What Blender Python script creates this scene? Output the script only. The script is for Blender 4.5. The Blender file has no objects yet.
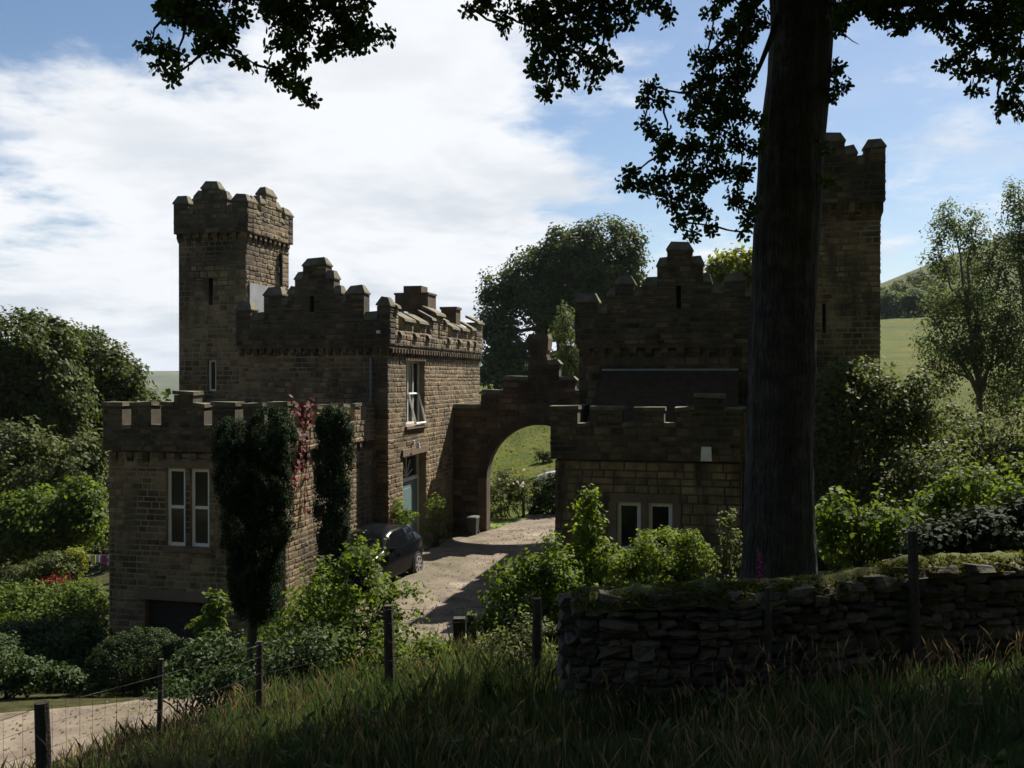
import bpy, math, random
import numpy as np
from mathutils import Vector, Matrix, noise as mnoise

S = bpy.context.scene
COL = S.collection
RNG = random.Random(7)
NR = np.random.default_rng(11)
PI = math.pi
R = math.radians

# ---------------------------------------------------------------- camera, sky, sun, exposure
F = 965.0            # focal length in pixels
HOR = 378.0          # horizon row
EYE = 5.6            # eye height above the courtyard
cam = bpy.data.cameras.new('camera')
cam.sensor_width = 36.0
cam.lens = 36.0 * F / 1024.0
cam.clip_start = 0.1
cam.clip_end = 20000.0
cam_o = bpy.data.objects.new('camera', cam)
cam_o.location = (0, 0, EYE)
cam_o.rotation_euler = (R(90) - math.atan((384 - HOR) / F), 0, 0)
COL.objects.link(cam_o)
S.camera = cam_o

SUN_AZ = 35.0        # degrees to the right of the viewing direction
SUN_EL = 47.4
sun_dir = Vector((math.sin(R(SUN_AZ)) * math.cos(R(SUN_EL)), math.cos(R(SUN_AZ)) * math.cos(R(SUN_EL)), math.sin(R(SUN_EL))))
sl = bpy.data.lights.new('sun', 'SUN')
sl.energy = 5.0
sl.angle = R(0.5)
sl.color = (1.0, 0.93, 0.82)
so = bpy.data.objects.new('sun', sl)
so.rotation_euler = (-sun_dir).to_track_quat('-Z', 'Y').to_euler()
so.location = sun_dir * 60
COL.objects.link(so)

world = bpy.data.worlds.new('World')
S.world = world
world.use_nodes = True
def build_world():
    nt = world.node_tree
    N, L = nt.nodes, nt.links
    for n in list(N): N.remove(n)
    out = N.new('ShaderNodeOutputWorld')
    bg = N.new('ShaderNodeBackground'); bg.inputs['Strength'].default_value = 0.05
    sky = N.new('ShaderNodeTexSky'); sky.sky_type = 'NISHITA'; sky.sun_disc = False
    sky.sun_elevation = R(SUN_EL); sky.sun_rotation = R(SUN_AZ)
    sky.air_density = 1.0; sky.dust_density = 0.7; sky.ozone_density = 1.5; sky.altitude = 200
    tc = N.new('ShaderNodeTexCoord')
    sep = N.new('ShaderNodeSeparateXYZ'); L.new(tc.outputs['Generated'], sep.inputs[0])
    def m(op, a, b=None, clamp=False):
        n = N.new('ShaderNodeMath'); n.operation = op; n.use_clamp = clamp
        for i, v in enumerate((a, b)):
            if v is None: continue
            if isinstance(v, (int, float)): n.inputs[i].default_value = v
            else: L.new(v, n.inputs[i])
        return n.outputs[0]
    def rng_(v, a, b, c=0.0, d=1.0):
        n = N.new('ShaderNodeMapRange'); n.interpolation_type = 'SMOOTHSTEP'
        L.new(v, n.inputs[0])
        for i, q in enumerate((a, b, c, d)): n.inputs[i + 1].default_value = q
        return n.outputs[0]
    zp = m('ADD', m('MAXIMUM', sep.outputs[2], 0.0), 0.16)
    px = m('DIVIDE', sep.outputs[0], zp)
    py = m('DIVIDE', sep.outputs[1], zp)
    cb = N.new('ShaderNodeCombineXYZ')
    L.new(px, cb.inputs[0]); L.new(py, cb.inputs[1])
    def noise(scale, detail, rough, dist=0.0, off=0.0):
        mp = N.new('ShaderNodeMapping'); mp.inputs['Location'].default_value = (off, off * .7, 3.1)
        L.new(cb.outputs[0], mp.inputs[0])
        n = N.new('ShaderNodeTexNoise'); n.inputs['Scale'].default_value = scale
        n.inputs['Detail'].default_value = detail; n.inputs['Roughness'].default_value = rough
        n.inputs['Distortion'].default_value = dist
        L.new(mp.outputs[0], n.inputs['Vector'])
        return n.outputs[0]
    n1 = noise(0.95, 9, 0.60, 0.12, 4.3)
    n2 = noise(2.9, 8, 0.62, 0.1, 9.1)
    den = m('ADD', m('MULTIPLY', n1, 0.62), m('MULTIPLY', n2, 0.38))
    # more cloud to the left of the valley, a clear patch to the right
    az = m('ARCTAN2', sep.outputs[0], sep.outputs[1])
    left = rng_(az, 0.24, 0.0, 0.0, 1.0)
    far = rng_(az, -0.62, -1.1, 0.0, 0.30)
    bias = m('SUBTRACT', m('MULTIPLY', left, m('ADD', 0.09, rng_(m('ABSOLUTE', m('ADD', az, 0.10)), 0.26, 0.02, 0.0, 0.07))), far)
    back = rng_(sep.outputs[1], 0.3, -0.4, 0.0, 0.12)
    bias = m('ADD', bias, m('MULTIPLY', rng_(az, 0.05, -0.25, 0.0, 0.07), rng_(sep.outputs[2], 0.26, 0.10)))
    bias = m('SUBTRACT', bias, m('MULTIPLY', rng_(az, -0.10, -0.42, 0.0, 0.15), rng_(sep.outputs[2], 0.20, 0.36)))
    cov = rng_(m('SUBTRACT', m('ADD', den, bias), back), 0.485, 0.625)
    # low small clouds near the horizon on the right
    n3 = noise(1.1, 5, 0.55, 0.2, 21.7)
    low = m('MULTIPLY', rng_(n3, 0.53, 0.66), rng_(sep.outputs[2], 0.32, 0.12))
    cov = m('MAXIMUM', cov, m('MULTIPLY', low, 0.75))
    # thicker cloud is greyer underneath
    thick = rng_(noise(1.6, 7, 0.6, 0.15, 33.0), 0.42, 0.66)
    cr = N.new('ShaderNodeMix'); cr.data_type = 'RGBA'
    cr.inputs[6].default_value = (9.3, 9.5, 9.8, 1)
    cr.inputs[7].default_value = (6.2, 6.7, 7.4, 1)
    lowgrey = m('MULTIPLY', thick, rng_(sep.outputs[2], 0.46, 0.05, 0.15, 0.95))
    L.new(lowgrey, cr.inputs[0])
    hs = N.new('ShaderNodeHueSaturation'); hs.inputs['Saturation'].default_value = 1.15; hs.inputs['Value'].default_value = 1.0
    L.new(sky.outputs[0], hs.inputs['Color'])
    mx = N.new('ShaderNodeMix'); mx.data_type = 'RGBA'
    L.new(cov, mx.inputs[0]); L.new(hs.outputs[0], mx.inputs[6]); L.new(cr.outputs[2], mx.inputs[7])
    L.new(mx.outputs[2], bg.inputs['Color'])
    L.new(bg.outputs[0], out.inputs[0])
build_world()
S.view_settings.view_transform = 'Standard'
S.view_settings.look = 'None'
S.view_settings.exposure = 1.06
S.view_settings.gamma = 1.0
S.render.engine = 'CYCLES'
S.cycles.max_bounces = 6
S.cycles.diffuse_bounces = 3
S.cycles.transparent_max_bounces = 8

def W(px, py, Y):
    return Vector(((px - 512) / F * Y, Y, EYE + (HOR - py) / F * Y))

# ---------------------------------------------------------------- materials
MATS = {}
def mk(name, cols, scale=4.0, rough=0.85, bump=0.3, bscale=30.0, attr=0.0, stain=None, metal=0.0, spec=0.3, detail=6):
    """noise-driven colour ramp; attr>0 mixes a per-stone value into the ramp position; stain=(colour, scale, lo, hi)"""
    m = bpy.data.materials.new(name); m.use_nodes = True
    N, L = m.node_tree.nodes, m.node_tree.links
    b = N['Principled BSDF']
    b.inputs['Roughness'].default_value = rough
    b.inputs['Metallic'].default_value = metal
    b.inputs['Specular IOR Level'].default_value = spec
    geo = N.new('ShaderNodeTexCoord')
    nz = N.new('ShaderNodeTexNoise'); nz.inputs['Scale'].default_value = scale; nz.inputs['Detail'].default_value = detail
    nz.inputs['Roughness'].default_value = 0.62
    L.new(geo.outputs['Object'], nz.inputs['Vector'])
    rp = N.new('ShaderNodeValToRGB')
    e = rp.color_ramp.elements
    n = len(cols)
    while len(e) < n: e.new(0.5)
    for i, c in enumerate(cols):
        e[i].position = 0.25 + 0.5 * i / max(1, n - 1)
        e[i].color = (*c, 1)
    if attr:
        at = N.new('ShaderNodeAttribute'); at.attribute_name = 'rnd'
        mm = N.new('ShaderNodeMix'); mm.data_type = 'FLOAT'
        mm.inputs[0].default_value = attr
        L.new(nz.outputs[0], mm.inputs[2]); L.new(at.outputs['Fac'], mm.inputs[3])
        L.new(mm.outputs[0], rp.inputs[0])
    else:
        L.new(nz.outputs[0], rp.inputs[0])
    colout = rp.outputs[0]
    for st in ([stain] if isinstance(stain, tuple) else (stain or [])):
        sc, ss, lo, hi = st[:4]
        n2 = N.new('ShaderNodeTexNoise'); n2.inputs['Scale'].default_value = ss; n2.inputs['Detail'].default_value = 5
        mp = N.new('ShaderNodeMapping'); mp.inputs['Location'].default_value = (ss * 7.3, 1.7, ss); mp.inputs['Scale'].default_value = (1, 1, st[4] if len(st) > 4 else 1)
        L.new(geo.outputs['Object'], mp.inputs[0]); L.new(mp.outputs[0], n2.inputs['Vector'])
        mr = N.new('ShaderNodeMapRange'); mr.inputs[1].default_value = lo; mr.inputs[2].default_value = hi
        L.new(n2.outputs[0], mr.inputs[0])
        mx = N.new('ShaderNodeMix'); mx.data_type = 'RGBA'
        L.new(mr.outputs[0], mx.inputs[0]); L.new(colout, mx.inputs[6]); mx.inputs[7].default_value = (*sc, 1)
        colout = mx.outputs[2]
    L.new(colout, b.inputs['Base Color'])
    if bump:
        n3 = N.new('ShaderNodeTexNoise'); n3.inputs['Scale'].default_value = bscale; n3.inputs['Detail'].default_value = 6
        L.new(geo.outputs['Object'], n3.inputs['Vector'])
        bp = N.new('ShaderNodeBump'); bp.inputs['Strength'].default_value = bump; bp.inputs['Distance'].default_value = 0.05
        L.new(n3.outputs[0], bp.inputs['Height']); L.new(bp.outputs[0], b.inputs['Normal'])
    MATS[name] = m
    return m

def mkleaf(name, c1, c2, trans=0.4, rough=0.65):
    m = bpy.data.materials.new(name); m.use_nodes = True
    N, L = m.node_tree.nodes, m.node_tree.links
    b = N['Principled BSDF']; out = N['Material Output']
    b.inputs['Roughness'].default_value = rough
    b.inputs['Specular IOR Level'].default_value = 0.16
    at = N.new('ShaderNodeAttribute'); at.attribute_name = 'rnd'
    mx = N.new('ShaderNodeMix'); mx.data_type = 'RGBA'
    mx.inputs[6].default_value = (*c1, 1); mx.inputs[7].default_value = (*c2, 1)
    L.new(at.outputs['Fac'], mx.inputs[0])
    L.new(mx.outputs[2], b.inputs['Base Color'])
    tr = N.new('ShaderNodeBsdfTranslucent')
    hs = N.new('ShaderNodeHueSaturation'); hs.inputs['Saturation'].default_value = 1.15; hs.inputs['Value'].default_value = 1.5
    hs.inputs['Hue'].default_value = 0.49
    L.new(mx.outputs[2], hs.inputs['Color']); L.new(hs.outputs[0], tr.inputs[0])
    ms = N.new('ShaderNodeMixShader'); ms.inputs[0].default_value = trans
    L.new(b.outputs[0], ms.inputs[1]); L.new(tr.outputs[0], ms.inputs[2]); L.new(ms.outputs[0], out.inputs[0])
    MATS[name] = m
    return m

def mkplain(name, c, rough=0.5, metal=0.0, coat=0.0, spec=0.5):
    m = bpy.data.materials.new(name); m.use_nodes = True
    N, L = m.node_tree.nodes, m.node_tree.links
    b = N['Principled BSDF']
    b.inputs['Metallic'].default_value = metal
    b.inputs['Specular IOR Level'].default_value = spec
    b.inputs['Coat Weight'].default_value = coat
    tc = N.new('ShaderNodeTexCoord')
    nz = N.new('ShaderNodeTexNoise'); nz.inputs['Scale'].default_value = 7.0; nz.inputs['Detail'].default_value = 5
    L.new(tc.outputs['Object'], nz.inputs['Vector'])
    mr = N.new('ShaderNodeMapRange'); mr.inputs[3].default_value = max(0.02, rough - 0.08); mr.inputs[4].default_value = min(1, rough + 0.12)
    L.new(nz.outputs[0], mr.inputs[0]); L.new(mr.outputs[0], b.inputs['Roughness'])
    mx = N.new('ShaderNodeMix'); mx.data_type = 'RGBA'
    mx.inputs[6].default_value = (*[q * 0.82 for q in c], 1); mx.inputs[7].default_value = (*[min(1, q * 1.12) for q in c], 1)
    L.new(nz.outputs[0], mx.inputs[0]); L.new(mx.outputs[2], b.inputs['Base Color'])
    MATS[name] = m
    return m

STONE = mk('gritstone', [(0.06, 0.044, 0.025), (0.165, 0.120, 0.066), (0.28, 0.205, 0.112), (0.37, 0.275, 0.155)], 2.6, 0.9, 0.4, 22, attr=0.24,
           stain=[((0.035, 0.03, 0.022), 0.55, 0.5, 0.72), ((0.16, 0.07, 0.035), 0.9, 0.63, 0.75), ((0.045, 0.036, 0.024), 2.2, 0.52, 0.70, 0.22), ((0.075, 0.075, 0.035), 1.4, 0.60, 0.72, 0.4)])
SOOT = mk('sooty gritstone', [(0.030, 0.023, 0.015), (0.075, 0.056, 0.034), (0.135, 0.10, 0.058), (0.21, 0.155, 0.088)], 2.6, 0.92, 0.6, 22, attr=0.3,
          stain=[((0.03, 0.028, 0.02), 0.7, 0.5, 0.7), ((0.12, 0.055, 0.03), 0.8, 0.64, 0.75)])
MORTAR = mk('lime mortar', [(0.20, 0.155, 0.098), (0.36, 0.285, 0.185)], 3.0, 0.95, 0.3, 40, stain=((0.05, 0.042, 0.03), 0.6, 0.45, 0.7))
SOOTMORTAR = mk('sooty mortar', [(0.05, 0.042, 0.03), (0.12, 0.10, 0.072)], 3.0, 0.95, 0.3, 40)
COPING = mk('coping stone', [(0.06, 0.052, 0.034), (0.13, 0.115, 0.075), (0.22, 0.195, 0.13)], 3.5, 0.9, 0.4, 25, stain=((0.07, 0.075, 0.028), 1.3, 0.52, 0.68))
DRESSED = mk('dressed sandstone', [(0.14, 0.10, 0.07), (0.24, 0.17, 0.12)], 2.0, 0.9, 0.3, 30)
SLATE = mk('slate', [(0.038, 0.027, 0.015), (0.085, 0.063, 0.038)], 6, 1.0, 0.5, 18, spec=0.0)
LEAD = mk('lead', [(0.22, 0.23, 0.24), (0.36, 0.37, 0.38)], 2, 0.6, 0.1, 20)
WHITE = mkplain('white paint', (0.80, 0.80, 0.76), 0.45)
GLASS = mkplain('window glass', (0.012, 0.014, 0.016), 0.06, spec=0.4)
DOORP = mkplain('pale teal door paint', (0.16, 0.25, 0.25), 0.45)
DARKWOOD = mk('dark timber', [(0.025, 0.02, 0.016), (0.06, 0.05, 0.04)], 8, 0.85, 0.3, 25)
POSTW = mk('weathered post timber', [(0.028, 0.023, 0.018), (0.07, 0.06, 0.046)], 9, 0.95, 0.5, 35)
IRON = mkplain('black iron', (0.015, 0.015, 0.016), 0.5)
GREYPIPE = mkplain('grey pipe', (0.16, 0.16, 0.16), 0.5)
WIRE = mkplain('galvanised wire', (0.05, 0.048, 0.045), 0.7)
BARK = mk('oak bark', [(0.015, 0.014, 0.0125), (0.040, 0.037, 0.032), (0.08, 0.073, 0.064)], 5, 0.95, 0.0, 14, stain=((0.036, 0.042, 0.016), 1.2, 0.54, 0.72))
def ridge_bark(m):
    N, L = m.node_tree.nodes, m.node_tree.links
    tc = N.new('ShaderNodeTexCoord'); mp = N.new('ShaderNodeMapping'); mp.inputs['Scale'].default_value = (1, 1, 0.16)
    L.new(tc.outputs['Object'], mp.inputs[0])
    vo = N.new('ShaderNodeTexVoronoi'); vo.feature = 'DISTANCE_TO_EDGE'; vo.inputs['Scale'].default_value = 17
    nz = N.new('ShaderNodeTexNoise'); nz.inputs['Scale'].default_value = 9; nz.inputs['Detail'].default_value = 6
    L.new(mp.outputs[0], nz.inputs['Vector'])
    ad = N.new('ShaderNodeVectorMath'); ad.operation = 'MULTIPLY_ADD'; ad.inputs[1].default_value = (.12, .12, .12)
    L.new(nz.outputs['Color'], ad.inputs[0]); L.new(mp.outputs[0], ad.inputs[2]); L.new(ad.outputs[0], vo.inputs['Vector'])
    mr = N.new('ShaderNodeMapRange'); mr.inputs[2].default_value = 0.22
    L.new(vo.outputs['Distance'], mr.inputs[0])
    bp = N.new('ShaderNodeBump'); bp.inputs['Strength'].default_value = 1.0; bp.inputs['Distance'].default_value = 0.03
    L.new(mr.outputs[0], bp.inputs['Height']); L.new(bp.outputs[0], N['Principled BSDF'].inputs['Normal'])
ridge_bark(BARK)
BARK2 = mk('grey bark', [(0.04, 0.034, 0.028), (0.10, 0.088, 0.072)], 6, 0.95, 0.6, 20)
BIRCHB = mk('birch bark', [(0.07, 0.06, 0.05), (0.22, 0.20, 0.18)], 5, 0.9, 0.3, 20)
FIELDST = mk('field stone', [(0.034, 0.029, 0.021), (0.072, 0.062, 0.045), (0.13, 0.112, 0.08)], 5, 0.95, 0.6, 25, attr=0.5, stain=[((0.045, 0.055, 0.02), 2.2, 0.56, 0.7), ((0.17, 0.16, 0.13), 3.1, 0.66, 0.74)])
MOSS = mk('moss', [(0.03, 0.037, 0.008), (0.075, 0.088, 0.018), (0.12, 0.12, 0.03)], 9, 1.0, 0.8, 60)
GRAVEL = mk('gravel', [(0.09, 0.072, 0.054), (0.165, 0.133, 0.098), (0.24, 0.197, 0.15)], 1.3, 0.95, 0.5, 60, detail=12, stain=[((0.085, 0.08, 0.04), 0.45, 0.52, 0.72), ((0.07, 0.055, 0.04), 1.1, 0.56, 0.74), ((0.30, 0.26, 0.2), 0.8, 0.6, 0.75)])
# ---------------------------------------------------------------- mesh helpers
class MB:
    def __init__(self):
        self.v = []; self.f = []; self.m = []; self.r = []
    def face(self, pts, mi=0, r=0.5):
        b = len(self.v); self.v.extend([tuple(p) for p in pts])
        self.f.append(tuple(range(b, b + len(pts)))); self.m.append(mi); self.r.append(r)
    def hexa(self, p, mi=0, r=0.5):
        """p: 8 corners, bottom ring 0-3, top ring 4-7"""
        b = len(self.v); self.v.extend([tuple(q) for q in p])
        for f in ((3, 2, 1, 0), (4, 5, 6, 7), (0, 1, 5, 4), (1, 2, 6, 5), (2, 3, 7, 6), (3, 0, 4, 7)):
            self.f.append(tuple(b + i for i in f)); self.m.append(mi); self.r.append(r)
    def box(self, x0, x1, y0, y1, z0, z1, mi=0, r=0.5, tx=0.0, ty=0.0):
        self.hexa([(x0, y0, z0), (x1, y0, z0), (x1, y1, z0), (x0, y1, z0),
                   (x0 + tx, y0 + ty, z1), (x1 - tx, y0 + ty, z1), (x1 - tx, y1 - ty, z1), (x0 + tx, y1 - ty, z1)], mi, r)
    def tube(self, pts, rad, n=8, mi=0, r=0.5, cap=True, wob=0.0):
        pts = [Vector(p) for p in pts]
        rings = []
        up = Vector((0.31, 0.17, 0.93))
        for i, p in enumerate(pts):
            d = (pts[min(i + 1, len(pts) - 1)] - pts[max(i - 1, 0)]).normalized()
            a = d.cross(up)
            if a.length < 1e-4: a = d.cross(Vector((1, 0, 0)))
            a.normalize(); b_ = d.cross(a)
            rr = rad[i] if hasattr(rad, '__len__') else rad
            base = len(self.v)
            for k in range(n):
                t = 2 * PI * k / n
                q = rr * (1 + wob * mnoise.noise(Vector((math.cos(t) * 1.3 + p.x, math.sin(t) * 1.3 + p.y, p.z * 0.8))))
                self.v.append(tuple(p + a * math.cos(t) * q + b_ * math.sin(t) * q))
            rings.append(base)
        for i in range(len(rings) - 1):
            for k in range(n):
                k2 = (k + 1) % n
                self.f.append((rings[i] + k, rings[i] + k2, rings[i + 1] + k2, rings[i + 1] + k)); self.m.append(mi); self.r.append(r)
        if cap:
            self.f.append(tuple(rings[0] + k for k in range(n))); self.m.append(mi); self.r.append(r)
            self.f.append(tuple(rings[-1] + k for k in reversed(range(n)))); self.m.append(mi); self.r.append(r)
    def build(self, name, mats, parent=None, smooth=False, loc=None):
        me = bpy.data.meshes.new(name)
        me.from_pydata(self.v, [], self.f)
        if not isinstance(mats, (list, tuple)): mats = [mats]
        for m in mats: me.materials.append(m)
        me.polygons.foreach_set('material_index', self.m)
        at = me.attributes.new('rnd', 'FLOAT', 'FACE'); at.data.foreach_set('value', self.r)
        if smooth: me.polygons.foreach_set('use_smooth', [True] * len(self.f))
        me.update()
        o = bpy.data.objects.new(name, me); COL.objects.link(o)
        if parent: o.parent = parent
        if loc is not None: o.location = loc
        return o

def npmesh(name, verts, nper, mats, rnd, parent=None, smooth=False):
    """verts: (n*nper,3); one polygon of nper corners per leaf"""
    n = len(verts) // nper
    me = bpy.data.meshes.new(name)
    me.vertices.add(n * nper); me.vertices.foreach_set('co', verts.astype(np.float32).ravel())
    me.loops.add(n * nper); me.loops.foreach_set('vertex_index', np.arange(n * nper, dtype=np.int32))
    me.polygons.add(n)
    me.polygons.foreach_set('loop_start', np.arange(0, n * nper, nper, dtype=np.int32))
    me.polygons.foreach_set('loop_total', np.full(n, nper, dtype=np.int32))
    me.materials.append(mats)
    me.update(calc_edges=True)
    at = me.attributes.new('rnd', 'FLOAT', 'FACE'); at.data.foreach_set('value', rnd.astype(np.float32))
    o = bpy.data.objects.new(name, me); COL.objects.link(o)
    if parent: o.parent = parent
    return o

def tag(o, label=None, cat=None, group=None, kind=None):
    if label: o['label'] = label
    if cat: o['category'] = cat
    if group: o['group'] = group
    if kind: o['kind'] = kind
    return o
def thing(name, label, cat, loc=(0, 0, 0), rz=0.0, group=None):
    o = bpy.data.objects.new(name, None); COL.objects.link(o)
    o.empty_display_size = 0.3
    o.location = loc; o.rotation_euler = (0, 0, rz)
    return tag(o, label, cat, group)

# ---------------------------------------------------------------- the ground
def sstep(a, b, x):
    t = np.clip((x - a) / (b - a), 0, 1)
    return t * t * (3 - 2 * t)
def smax(a, b, k=0.5):
    h = np.clip(0.5 + 0.5 * (a - b) / k, 0, 1)
    return b + (a - b) * h + k * h * (1 - h)
def H(x, y):
    x = np.asarray(x, float); y = np.asarray(y, float)
    bank = 4.0 - 0.19 * y + 0.12 * np.minimum(x, 0) + 0.10 * np.clip(x, 0, 30)
    bank = np.where(y > 25, bank - 0.3 * (y - 25), bank)
    bank = bank - 0.30 * np.clip(-x - 3.2, 0, 40)
    bank = bank + 0.85 * np.clip(-3 - y, 0, 38)  # unseen steep rise behind the camera, added to keep sky light off the fronts
    bank = np.maximum(bank, -40)
    low = -1.35 * sstep(-3.2, -7.5, x) * sstep(15, 23, y)
    low = low - 1.5 * sstep(-9.5, -13, x) * sstep(23, 29, y)
    side = 0.21 * (x - 5.0) + 0.03 * (y - 24)
    side = np.minimum(side, 3.0)
    low = np.where(x > 0, smax(low, side, 0.8), low)
    gard = (2.95 - 0.22 * (y - 11.5) + 0.07 * (x - 3)) * sstep(1.2, 2.6, x) * sstep(10.4, 11.3, y) - 3 * (1 - sstep(1.2, 2.6, x) * sstep(10.4, 11.3, y))
    h = smax(bank, low, 0.6)
    h = smax(h, gard, 0.2)
    # the meadow beyond the gate and the hillside to the right
    run = np.clip(np.minimum(y - 41, 58 + 2.0 * np.clip(x, 0, 400)), 0, 330)
    mead = 0.088 * run + 0.035 * np.clip(x - 2, 0, 400) * sstep(40, 60, y)
    mead = mead * sstep(-14, -4, x + 0.0 * y)
    h = h + mead
    # the valley to the left, the moor across it
    val = -0.16 * np.clip(-x - 12, 0, 160) * sstep(20, 40, y)
    h = h + val - 45 * sstep(120, 500, y) * sstep(0, -0.12, x / np.maximum(y, 1))
    ridge = 124 * np.exp(-((y - 2100) / 700.0) ** 2) * (0.9 + 0.12 * np.sin(x / 340.0 + 1.0) + 0.03 * np.sin(x / 90.0))
    h = h + ridge * sstep(0.02, -0.1, x / np.maximum(y, 1))
    hill = (22 * sstep(170, 340, y)) * sstep(0.30, 0.55, x / np.maximum(y, 1))
    h = h + hill
    h = h + 0.10 * np.sin(x * 0.9 + 1.2) * np.sin(y * 0.7) * sstep(14, 9, y) + 0.5 * np.sin(x * 0.05 + y * 0.03) * sstep(80, 160, y)
    return h
def h1(x, y): return float(H(x, y))

def axis(lo, hi, step, far_lo, far_hi, g=1.18):
    a = list(np.arange(lo, hi + 1e-6, step))
    s = step; x = hi
    while x < far_hi: s *= g; x += s; a.append(x)
    s = step; x = lo
    pre = []
    while x > far_lo: s *= g; x -= s; pre.append(x)
    return np.array(pre[::-1] + a)

def terrain_material():
    m = bpy.data.materials.new('grassland'); m.use_nodes = True
    N, L = m.node_tree.nodes, m.node_tree.links
    b = N['Principled BSDF']; b.inputs['Roughness'].default_value = 0.95; b.inputs['Specular IOR Level'].default_value = 0.1
    tc = N.new('ShaderNodeTexCoord')
    def nz(s, d=8, r=0.6):
        n = N.new('ShaderNodeTexNoise'); n.inputs['Scale'].default_value = s; n.inputs['Detail'].default_value = d; n.inputs['Roughness'].default_value = r
        L.new(tc.outputs['Object'], n.inputs['Vector']); return n.outputs[0]
    def ramp(v, cols):
        rp = N.new('ShaderNodeValToRGB'); e = rp.color_ramp.elements
        while len(e) < len(cols): e.new(.5)
        for i, (p, c) in enumerate(cols): e[i].position = p; e[i].color = (*c, 1)
        L.new(v, rp.inputs[0]); return rp.outputs[0]
    grass = ramp(nz(0.35, 12, 0.7), [(0.3, (0.045, 0.070, 0.008)), (0.5, (0.078, 0.10, 0.013)), (0.7, (0.13, 0.12, 0.028))])
    fine = nz(6.0, 6, 0.7)
    gm = N.new('ShaderNodeMix'); gm.data_type = 'RGBA'; gm.blend_type = 'MULTIPLY'; gm.inputs[0].default_value = 0.8
    L.new(grass, gm.inputs[6]); L.new(ramp(nz(0.07, 8, 0.65), [(0.38, (0.6, 0.66, 0.5)), (0.5, (1, 1, 1)), (0.62, (1.1, 0.86, 0.72))]), gm.inputs[7])
    grass = gm.outputs[2]
    ml = N.new('ShaderNodeMix'); ml.data_type = 'RGBA'; ml.blend_type = 'MULTIPLY'; ml.inputs[0].default_value = 0.6
    L.new(grass, ml.inputs[6]); L.new(ramp(fine, [(0.3, (0.35, 0.35, 0.35)), (0.6, (1, 1, 1))]), ml.inputs[7])
    moor = ramp(nz(0.006, 10, 0.65), [(0.35, (0.025, 0.038, 0.014)), (0.5, (0.055, 0.068, 0.024)), (0.62, (0.10, 0.09, 0.042))])
    sp = N.new('ShaderNodeSeparateXYZ'); L.new(tc.outputs['Object'], sp.inputs[0])
    mr = N.new('ShaderNodeMapRange'); mr.inputs[1].default_value = 150; mr.inputs[2].default_value = 240
    L.new(sp.outputs[1], mr.inputs[0])
    mx = N.new('ShaderNodeMix'); mx.data_type = 'RGBA'
    L.new(mr.outputs[0], mx.inputs[0]); L.new(ml.outputs[2], mx.inputs[6]); L.new(moor, mx.inputs[7])
    # leaf litter and soil close to the garden
    at = N.new('ShaderNodeAttribute'); at.attribute_name = 'soil'
    mx2 = N.new('ShaderNodeMix'); mx2.data_type = 'RGBA'
    L.new(at.outputs['Fac'], mx2.inputs[0]); L.new(mx.outputs[2], mx2.inputs[6])
    L.new(ramp(nz(3.0), [(0.35, (0.025, 0.025, 0.01)), (0.65, (0.06, 0.062, 0.02))]), mx2.inputs[7])
    L.new(mx2.outputs[2], b.inputs['Base Color'])
    bp = N.new('ShaderNodeBump'); bp.inputs['Strength'].default_value = 0.7; bp.inputs['Distance'].default_value = 0.2
    L.new(fine, bp.inputs['Height']); L.new(bp.outputs[0], b.inputs['Normal'])
    return m
GX = axis(-26, 30, 0.5, -5000, 5000)
GY = axis(-14, 62, 0.5, -120, 9000)
gx, gy = np.meshgrid(GX, GY)
gz = H(gx, gy)
def terrain():
    nx, ny = len(GX), len(GY)
    v = np.stack([gx.ravel(), gy.ravel(), gz.ravel()], 1)
    idx = np.arange(nx * ny).reshape(ny, nx)
    f = np.stack([idx[:-1, :-1].ravel(), idx[:-1, 1:].ravel(), idx[1:, 1:].ravel(), idx[1:, :-1].ravel()], 1)
    me = bpy.data.meshes.new('hillside')
    me.from_pydata(v.tolist(), [], f.tolist())
    me.materials.append(terrain_material())
    me.polygons.foreach_set('use_smooth', [True] * len(f))
    at = me.attributes.new('soil', 'FLOAT', 'POINT')
    soil = np.maximum(sstep(36.5, 34, v[:, 1]) * sstep(30, 22, np.abs(v[:, 0])), np.maximum(sstep(6, 0, v[:, 1]), sstep(-9, -13, v[:, 0]) * sstep(260, 200, v[:, 1])))  # soil colour also darkens the added rise behind the camera
    at.data.foreach_set('value', soil.astype(np.float32))
    o = bpy.data.objects.new('hillside', me); COL.objects.link(o)
    tag(o, kind='structure')
terrain()
def gh(x, y):
    """height of the ground sheet itself (bilinear on its grid)"""
    i = int(np.clip(np.searchsorted(GX, x) - 1, 0, len(GX) - 2)); j = int(np.clip(np.searchsorted(GY, y) - 1, 0, len(GY) - 2))
    a = (x - GX[i]) / (GX[i + 1] - GX[i]); b = (y - GY[j]) / (GY[j + 1] - GY[j])
    return float(gz[j, i] * (1 - a) * (1 - b) + gz[j, i + 1] * a * (1 - b) + gz[j + 1, i] * (1 - a) * b + gz[j + 1, i + 1] * a * b)

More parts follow.
